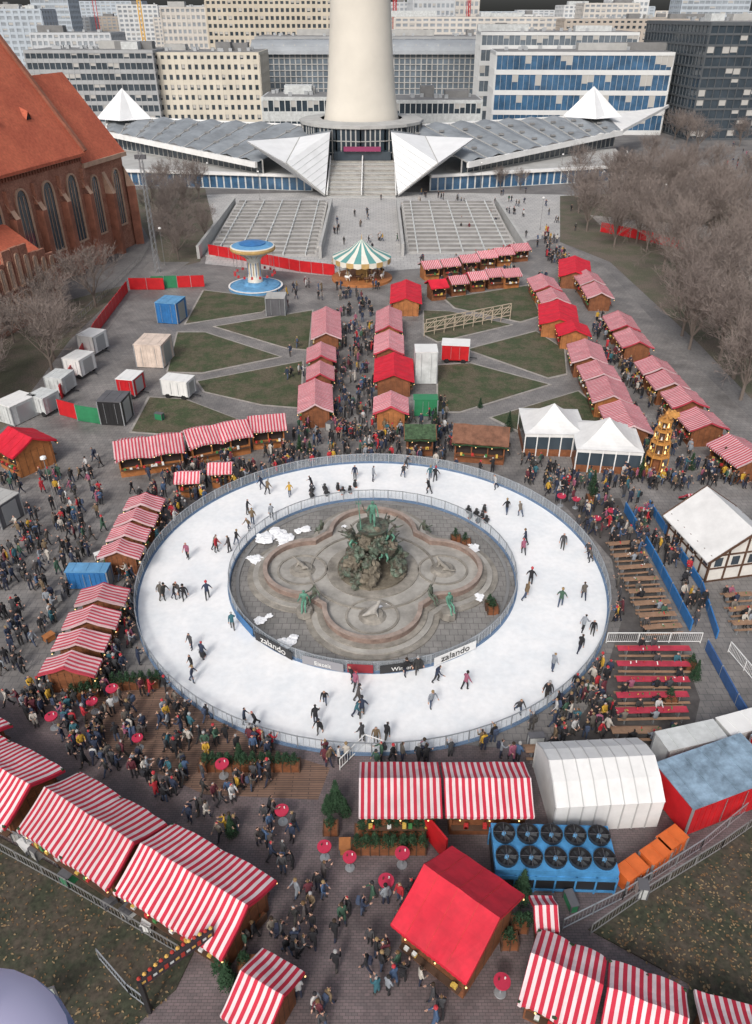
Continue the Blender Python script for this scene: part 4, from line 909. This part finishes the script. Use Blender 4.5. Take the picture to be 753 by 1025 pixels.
def apse_win(p, q, ts):
    mx, my = (p[0]+q[0])/2, (p[1]+q[1])/2; d = Vector((q[0]-p[0],q[1]-p[1],0)).normalized(); nrm = Vector((d.y,-d.x,0))*.1; up = Vector((0,0,1))
    for t in ts:
        c = Vector((mx,my,0))+d*t+nrm; pp = [c-d*1.1+up*5,c+d*1.1+up*5,c+d*1.1+up*13.6,c+up*15.6,c-d*1.1+up*13.6]; b.add(pp, [(0,1,2,3,4)], glassd)
        for i in range(5): b.bar(pp[i]+nrm*.5, pp[(i+1) % 5]+nrm*.5, .3, .3, brickl)
        b.bar(c+nrm*.3+up*5, c+nrm*.3+up*15, .1, .12, brickl)
apse_win(pl[1], pl[2], [0]); apse_win(pl[2], pl[3], [-2.4,2.4])
b.box(-14,5,-8,0,0,8,brick); b.plate([(-14.5,-7.9,7.9),(5.4,-7.9,7.9),(5.4,-.1,13.2),(-14.5,-.1,13.2)], .4, tile)
for k in range(9):
    gx_ = -13.6+k*2.1; st_ = 3-abs(k-4)*.9; b.box(gx_,gx_+1.9,-8.5,-8.02,0,9.2+max(0,st_)+(.8 if k % 2 else 0),brick); lancet(b, gx_+.95, 1.5, 5.5, .95, -8.56, dark if k % 2 else cream, brickl, .2); lancet(b, gx_+.95, 6.3, 8.8+max(0,st_)*.8, .8, -8.56, cream, brickl, .18)
b.build('brick_gothic_church', (-64,129,0), radians(75.9))
# ---------------------------------------------------------------- city buildings
blind = flat('window_blind', (.42,.41,.39))
def block(name, u0, u1, vt, d, depth, floors, bays, wallm, glass=None, yaw=0, roofbits=3, pier=.35, band=.45):
    h = HV(vt, d); x0, x1 = DX(u0, d, h), DX(u1, d, h); w = x1-x0; c = (x0+x1)/2; b = MB(); g = glass or glassd
    hw = w/2; hd = depth/2; b.box(-hw,hw,-hd,hd,0,h-.5,g); b.box(-hw-.3,hw+.3,-hd-.3,hd+.3,h-.5,h+.7,wallm); b.box(-hw+.3,hw-.3,-hd+.3,hd-.3,h+.7,h+.75,concd)
    fh = h/floors
    for k in range(floors):
        z = k*fh; b.box(-hw-.25,hw+.25,-hd-.25,hd+.25,z,z+fh*band,wallm)
    if pier > 0:
        bw = w/bays*pier
        for i in range(bays+1):
            x = -hw+w*i/bays; b.box(x-bw/2,x+bw/2,-hd-.35,-hd+.1,0,h-.4,wallm)
            if i < bays:
                for k in range(floors):
                    if R.random() < .22: z = k*fh+fh*band; b.box(x+bw*.6,x+w/bays-bw*.6,-hd-.12,-hd-.05,z+(fh*(1-band))*R.uniform(.2,.6),z+fh*(1-band),blind)
        sb = max(2, int(depth/(w/bays)))
        for i in range(sb+1):
            y = -hd+depth*i/sb
            for s in (-1,1): b.box(s*hw-.35, s*hw+.35, y-bw/2, y+bw/2, 0, h-.4, wallm)
    for i in range(roofbits):
        x = R.uniform(-hw*.8,hw*.8); ww = R.uniform(2,hw*.25+3); yy = R.uniform(-hd*.5,hd*.5); b.box(x-ww,x+ww,yy-3,yy+3,h+.7,h+R.uniform(2.5,4.5),R.choice((conc2,lgy,concd)))
        for q in range(5): x2 = R.uniform(-hw*.9,hw*.9); y2 = R.uniform(-hd*.7,hd*.7); b.box(x2-.7,x2+.7,y2-.7,y2+.7,h+.7,h+2,metal)
    b.build(name, (c, d+hd, 0), yaw)
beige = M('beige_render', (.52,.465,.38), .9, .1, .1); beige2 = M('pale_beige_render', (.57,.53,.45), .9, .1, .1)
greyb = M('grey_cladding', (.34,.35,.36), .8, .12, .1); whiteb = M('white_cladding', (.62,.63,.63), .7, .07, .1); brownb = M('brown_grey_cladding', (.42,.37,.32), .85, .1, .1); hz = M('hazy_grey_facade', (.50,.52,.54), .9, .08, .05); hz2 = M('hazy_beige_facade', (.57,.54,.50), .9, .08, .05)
hzg = M('hazy_glass', (.27,.30,.33), .4, .3, .1); hz3 = M('hazy_blue_facade', (.42,.47,.52), .9, .08, .05)  # distance haze is put into the pale colours of the hazy materials
block('office_building', 24, 152, 52, 385, 30, 7, 22, greyb, glassd, 0, 4, pier=.12, band=.4)
block('beige_office_building', 152, 258, 54, 390, 34, 7, 16, beige2, glassd, 0, 3, pier=.5, band=.5)
block('beige_apartment_block', 205, 332, 0, 560, 30, 12, 24, beige, glassd, 0, 2, pier=.4, band=.5)
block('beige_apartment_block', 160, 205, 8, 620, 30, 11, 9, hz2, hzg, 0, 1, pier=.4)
h = HV(40, 440); x0 = DX(250, 440, h); x1 = DX(505, 440, h); b = MB(); hrf = M('hall_roof', (.28,.30,.32), .6, .15, .1)
glazed(b, (x0,440,0), (x1,440,0), 8, h-5, 46, 7, glassg, conc2, .3, .35, .4)
n = 12; pr = None
for i in range(n+1):
    a = pi*i/n; p = (450-12*cos(a), h-6+6*sin(a))
    if pr: b.add([(x0,pr[0],pr[1]),(x1,pr[0],pr[1]),(x1,p[0],p[1]),(x0,p[0],p[1])], [(0,1,2,3)], hrf)
    pr = p
for i in range(24): x = x0+(x1-x0)*i/23; b.bar((x,438.5,h-6.5),(x,441,h-2),.4,.6,conc2)
b.box(x0-3,x1+3,432,440,0,8,concd); b.box(x0,x1,446,470,0,h-8,concd); b.build('railway_station_hall')
block('department_store', 255, 505, 38, 500, 40, 6, 40, greyb, glassg, pier=.1, band=.3, roofbits=6)
block('low_white_hall', 262, 330, 99, 330, 22, 2, 12, lgy, glassd, roofbits=2, pier=.15); block('low_white_hall', 394, 482, 102, 330, 22, 2, 16, lgy, glassd, roofbits=2, pier=.15)
block('modern_office_building', 500, 676, 54, 355, 46, 4, 30, whiteb, glassb, -.05, 3, pier=.03, band=.24)
block('modern_office_building', 484, 640, 34, 385, 34, 6, 28, whiteb, glassg, -.05, 3, pier=.05, band=.30)
block('beige_apartment_block', 566, 722, 20, 600, 30, 12, 26, brownb, glassd, 0, 3, pier=.45, band=.5)
block('dark_glass_tower', 700, 880, 24, 340, 60, 11, 22, M('dark_cladding', (.09,.10,.11), .5, .1), glassd, .1, 2, pier=.08, band=.2)
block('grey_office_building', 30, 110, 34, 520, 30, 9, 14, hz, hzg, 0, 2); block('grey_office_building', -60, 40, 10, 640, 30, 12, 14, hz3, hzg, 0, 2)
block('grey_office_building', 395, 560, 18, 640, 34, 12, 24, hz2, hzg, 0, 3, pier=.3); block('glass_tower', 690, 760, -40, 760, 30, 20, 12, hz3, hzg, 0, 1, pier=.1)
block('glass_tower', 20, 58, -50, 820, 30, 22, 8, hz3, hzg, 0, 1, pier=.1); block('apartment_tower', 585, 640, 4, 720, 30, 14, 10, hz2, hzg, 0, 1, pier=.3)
u = -160
while u < 900:
    w = R.uniform(22,65); vt = R.uniform(0,20) if R.random() < .85 else R.uniform(-40,-10)
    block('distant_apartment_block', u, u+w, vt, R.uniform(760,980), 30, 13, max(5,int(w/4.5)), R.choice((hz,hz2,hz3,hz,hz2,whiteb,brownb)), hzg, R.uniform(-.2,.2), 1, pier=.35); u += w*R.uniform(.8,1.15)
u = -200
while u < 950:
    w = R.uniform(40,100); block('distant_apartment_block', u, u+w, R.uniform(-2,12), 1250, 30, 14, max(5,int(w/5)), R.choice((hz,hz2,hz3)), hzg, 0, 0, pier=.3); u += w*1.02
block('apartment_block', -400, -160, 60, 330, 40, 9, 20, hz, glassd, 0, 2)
for (u, d, col, th) in ((135,600,yellowm,.1),(90,640,redm,1.9),(395,700,redm,.3),(470,720,redm,2.4)):
    h = 62; x = DX(u, d, h); b = MB()
    for sx in (-1,1):
        for sy in (-1,1): b.bar((sx,sy,0),(sx,sy,h),.35,.35,col)
    for k in range(int(h/3)): b.bar((-1,-1,k*3),(1,-1,k*3+3),.2,.2,col); b.bar((1,-1,k*3),(-1,-1,k*3+3),.2,.2,col)
    b.bar((-14,0,h),(42,0,h+1),1.2,.5,col); b.bar((-14,0,h),(0,0,h+7),.2,.2,col); b.bar((0,0,h+7),(36,0,h+1),.2,.2,col); b.box(-14,-9,-1,1,h-3,h,concd); b.bar((0,0,h),(0,0,h+7),.8,.8,col)
    b.build('tower_crane', (x,d,0), th)
# ---------------------------------------------------------------- bare trees
def bare(seed, h):
    r = random.Random(seed); b = MB()
    def br(p, d, L, rad, dep):
        if dep == 5:
            e = d.cross(Vector((r.gauss(0,1),r.gauss(0,1),r.gauss(0,1)))).normalized()*.026; b.add([p-e, p+e, p+d*L], [(0,1,2)], twig); return
        segs = (0,4,3,2,1)[dep]; q = p
        for k in range(segs):
            d = (d+Vector((r.gauss(0,.15),r.gauss(0,.15),r.gauss(.05,.06)))).normalized(); nq = q+d*L/segs; r0 = rad*(1-.5*k/segs); r1 = rad*(1-.5*(k+1)/segs)
            b.tube(q, nq, r0, r1, (0,5,4,3,3)[dep], bark if dep < 3 else twig, cap=False)
            for c in range((0,1,1,2,3)[dep] if (k or dep > 2) else (1 if dep > 1 else 0)):
                ax = Vector((r.gauss(0,1),r.gauss(0,1),r.gauss(.3,.5))).normalized(); nd = (d*.8+ax*.8).normalized()
                br(q.lerp(nq, r.random()), nd, L*r.uniform(.5,.72), max(.018,r1*.6), dep+1)
            q = nq
        for c in range(2 if dep < 4 else 1): nd = (d+Vector((r.gauss(0,.45),r.gauss(0,.45),r.gauss(0,.3)))).normalized(); br(q, nd, L*.62, max(.018,rad*.5), dep+1)
    b.tube((0,0,0),(0,0,h*.22),h*.022,h*.018,7,bark)
    for i in range(6):
        a = 2*pi*i/6+r.random(); br(Vector((0,0,h*(.17+.05*r.random()))), Vector((cos(a)*.65,sin(a)*.65,1.0)).normalized() if i else Vector((.1,0,1)), h*.42, h*.012, 1)
    return b.mesh('bare_tree')
TREES = [bare(s, 11) for s in (1,2,3,4)]
print('tree faces', [len(t.polygons) for t in TREES])
def scatter_trees(pl, n, smin, smax, mind=4):
    us = [p[0] for p in pl]; vs = [p[1] for p in pl]; done = []; k = 0
    while len(done) < n and k < n*60:
        k += 1; u = R.uniform(min(us),max(us)); v = R.uniform(min(vs),max(vs))
        if not inpoly(u, v, pl): continue
        g = G(u, v)
        if any((g-q).length < mind for q in done) or blocked(g.x, g.y, 1.2): continue
        done.append(g); place(R.choice(TREES), 'bare_tree', (g.x,g.y,0), R.random()*6.3, R.uniform(smin,smax))
scatter_trees([(560,205),(640,190),(753,215),(753,340),(700,330),(640,262),(590,240)], 40, .8, 1.2, 6)
scatter_trees([(545,182),(700,160),(753,190),(753,215),(640,205),(550,215)], 14, .7, 1.0, 8)
scatter_trees([(675,330),(753,350),(753,425),(715,395)], 7, .8, 1.1, 5)
scatter_trees([(753,215),(900,260),(900,420),(753,420)], 10, .8, 1.2, 6)
scatter_trees([(145,200),(206,190),(208,250),(175,262),(158,250)], 11, .7, 1.0, 5)
scatter_trees([(-60,330),(60,316),(100,305),(60,370),(0,410),(-60,420)], 13, .7, 1.0, 5)
scatter_trees([(640,120),(753,110),(753,150),(660,160)], 10, .7, 1.0, 10)
for (u, v) in ((520,190),(500,188)): g = G(u, v); place(R.choice(TREES), 'bare_tree', (g.x,g.y,0), 1, .5)
# ---------------------------------------------------------------- people
def crowd(pl, n, pad=.2, ms=None, avoid_rink=True, name='pedestrian', z=.03):
    us = [p[0] for p in pl]; vs = [p[1] for p in pl]; k = c = 0
    while c < n and k < n*25:
        k += 1; u = R.uniform(min(us),max(us)); v = R.uniform(min(vs),max(vs))
        if not inpoly(u, v, pl): continue
        g = G(u, v); rr = sqrt((g.x-C.x)**2+((g.y-C.y)/.975)**2)
        if avoid_rink and rr < RO+.45: continue
        if blocked(g.x, g.y, pad): continue
        base = R.random()*6.28
        for q in range(R.choice((1,1,2,2,3))):
            x = g.x+(R.uniform(.5,.8)*cos(base+q*2.1) if q else 0); y = g.y+(R.uniform(.5,.8)*sin(base+q*2.1) if q else 0)
            if q and blocked(x, y, .1): continue
            if q and avoid_rink and sqrt((x-C.x)**2+((y-C.y)/.975)**2) < RO+.4: continue
            person(x, y, ms, z, name, base+R.uniform(-.6,.6)+q); c += 1
crowd([(175,500),(300,440),(330,430),(440,435),(560,470),(640,500),(660,600),(610,560),(540,490),(420,462),(320,465),(230,490),(160,560)], 230)
crowd([(337,290),(372,290),(374,440),(334,440)], 150); crowd([(300,410),(450,405),(450,450),(290,455)], 75)
crowd([(285,300),(300,300),(300,430),(285,430)], 8)
crowd([(0,470),(100,455),(110,520),(85,570),(50,640),(0,680)], 150); crowd([(130,455),(250,445),(240,475),(160,530),(130,600),(115,690),(100,690),(130,560)], 95)
crowd([(0,665),(110,665),(150,700),(230,745),(265,780),(240,830),(150,800),(60,740),(0,710)], 115); crowd([(150,740),(240,745),(300,800),(290,870),(210,830)], 24)
crowd([(0,690),(60,720),(130,780),(200,820),(180,800),(60,705)], 20)
crowd([(270,790),(345,800),(350,870),(420,900),(420,1020),(300,1020),(260,900)], 32); crowd([(240,905),(370,860),(440,960),(520,1000),(440,1020),(250,940)], 20)
crowd([(560,300),(640,420),(690,440),(640,470),(600,400),(570,330)], 65, 0); crowd([(595,300),(650,390),(700,430),(680,440),(610,370),(590,330)], 80, 0); crowd([(600,430),(753,455),(753,490),(600,490)], 90)
crowd([(545,230),(600,300),(580,300),(540,250)], 60, 0); crowd([(640,500),(690,560),(720,640),(700,640),(650,550)], 34)
crowd([(530,755),(640,735),(700,745),(560,700),(605,650),(612,700)], 28); crowd([(560,690),(600,650),(612,720),(580,745),(530,745)], 22)
crowd([(330,215),(398,215),(398,290),(330,290)], 40); crowd([(240,190),(560,188),(600,230),(500,240),(240,205)], 50); crowd([(420,262),(540,240),(545,290),(420,290)], 50)
crowd([(640,180),(753,140),(753,200),(700,205)], 40); crowd([(230,300),(260,300),(300,285),(330,285),(330,300)], 12)
crowd([(230,752),(320,765),(540,762),(540,755),(420,757),(330,757),(250,735)], 20, 0)
for i in range(80):
    a = R.uniform(-pi*.98, -pi*.03)
    if R.random() < .5: a = R.uniform(radians(60), radians(220))
    r = RO+R.uniform(.4,1.1); x = C.x+r*cos(a); y = C.y+r*sin(a)*.975
    if not blocked(x, y, .1): person(x, y, rz=a+pi/2)
for i in range(14):
    a = R.random()*2*pi; r = R.uniform(RI+.9, RO-.9); person(C.x+r*cos(a), C.y+r*sin(a)*.975, SKATE, .1, 'ice_skater', a+R.choice((0,0,0,pi))+R.uniform(-.4,.4))
for (u, v) in ((386,742),(376,744),(362,742),(355,690),(358,703),(362,717),(325,705),(316,725),(431,708),(465,690),(436,683),(193,672),(192,650),(203,660),(233,630),(161,600),(175,600),(180,598),(215,550),(217,553),(230,553),(237,545),(520,517),(403,478),(435,482),(525,600),(587,558),(590,563),(583,600),(568,690),(546,700),(548,697),(518,715),(530,715),(590,660),(268,495),(262,490),(272,520),(312,490),(248,515),(253,525),(290,497),(228,470),(355,480),(373,482),(495,490),(430,480),(562,550),(525,545),(523,555),(165,600),(320,735),(245,725),(256,728),(193,683),(235,555),(352,683),(405,676),(417,674),(400,672)):
    g = G(u, v); rr = sqrt((g.x-C.x)**2+((g.y-C.y)/.975)**2)
    if RI+.4 < rr < RO-.4: person(g.x, g.y, SKATE, .1, 'ice_skater')
for c, ang, l in seats:
    for k in range(R.choice((1,2,2,3,4))):
        t = R.uniform(-l*.9,l*.9); s = R.choice((-1,1)); x = c.x+t*cos(ang)-s*.55*sin(ang); y = c.y+t*sin(ang)+s*.55*cos(ang)
        place(SIT, 'seated_guest', (x,y,.03), ang+(pi if s > 0 else 0), 1.0, R.choice(COLS))
b = MB(); b.lathe([(.12,.02),(.2,.12),(.23,.35),(.19,.6),(.12,.7),(.15,.8),(.13,.92),(.03,.98)], 12, blackm); b.lathe([(.02,.12),(.15,.2),(.17,.38),(.1,.6),(.02,.62)], 10, white, (0,.075)); b.tube((0,.12,.83),(0,.26,.81),.04,.01,6,orangem)
for s in (-1,1): b.bar((s*.22,0,.6),(s*.3,.02,.3),.04,.12,blackm); b.box(s*.09-.06,s*.09+.06,-.02,.24,0,.05,orangem); b.tube((s*.16,-.05,.8),(s*.28,-.2,.85),.025,.025,5,metal)
pg = b.mesh('penguin_skating_aid', True)
for (u, v) in ((312,494),(325,492),(327,497),(338,491),(343,495),(355,488),(312,499),(350,494),(468,514),(476,517),(482,519),(484,513),(470,519),(203,658),(478,524),(486,524)):
    g = G(u, v); place(pg, 'penguin_skating_aid', (g.x,g.y,.1), R.random()*6, 1.0)
# ---------------------------------------------------------------- light, sky, camera
w = bpy.data.worlds.new('World'); scene.world = w; w.use_nodes = True; nt = w.node_tree
sk = nt.nodes.new('ShaderNodeTexSky'); sk.sky_type = 'NISHITA'; sk.sun_disc = False; sk.sun_elevation = radians(42); sk.sun_rotation = radians(200)
sk.air_density = 1.0; sk.dust_density = 5.0; sk.ozone_density = 1.0
hs = nt.nodes.new('ShaderNodeHueSaturation'); hs.inputs['Saturation'].default_value = .5; hs.inputs['Value'].default_value = 1.05
bg = nt.nodes['Background']; bg.inputs['Strength'].default_value = .15; nt.links.new(sk.outputs[0], hs.inputs['Color']); nt.links.new(hs.outputs[0], bg.inputs['Color'])
sl = bpy.data.lights.new('sun', 'SUN'); sl.energy = 1.5; sl.angle = radians(11); sl.color = (1,.955,.90); so = bpy.data.objects.new('sun', sl); COL.objects.link(so)
el = radians(42); az = radians(200); dirv = Vector((sin(az)*cos(el), cos(az)*cos(el), sin(el)))
so.rotation_euler = dirv.to_track_quat('Z', 'Y').to_euler(); so.location = (0,0,100)
cam = bpy.data.cameras.new('camera'); co = bpy.data.objects.new('camera', cam); COL.objects.link(co); scene.camera = co
cam.sensor_fit = 'VERTICAL'; cam.sensor_height = 36; cam.lens = F/1024*36; cam.clip_end = 8000; cam.clip_start = .5
co.location = (0,0,H); co.rotation_euler = (pi/2-P,0,0)
scene.view_settings.view_transform = 'Standard'; scene.view_settings.look = 'None'; scene.view_settings.exposure = 0
print('objects', len(bpy.data.objects))
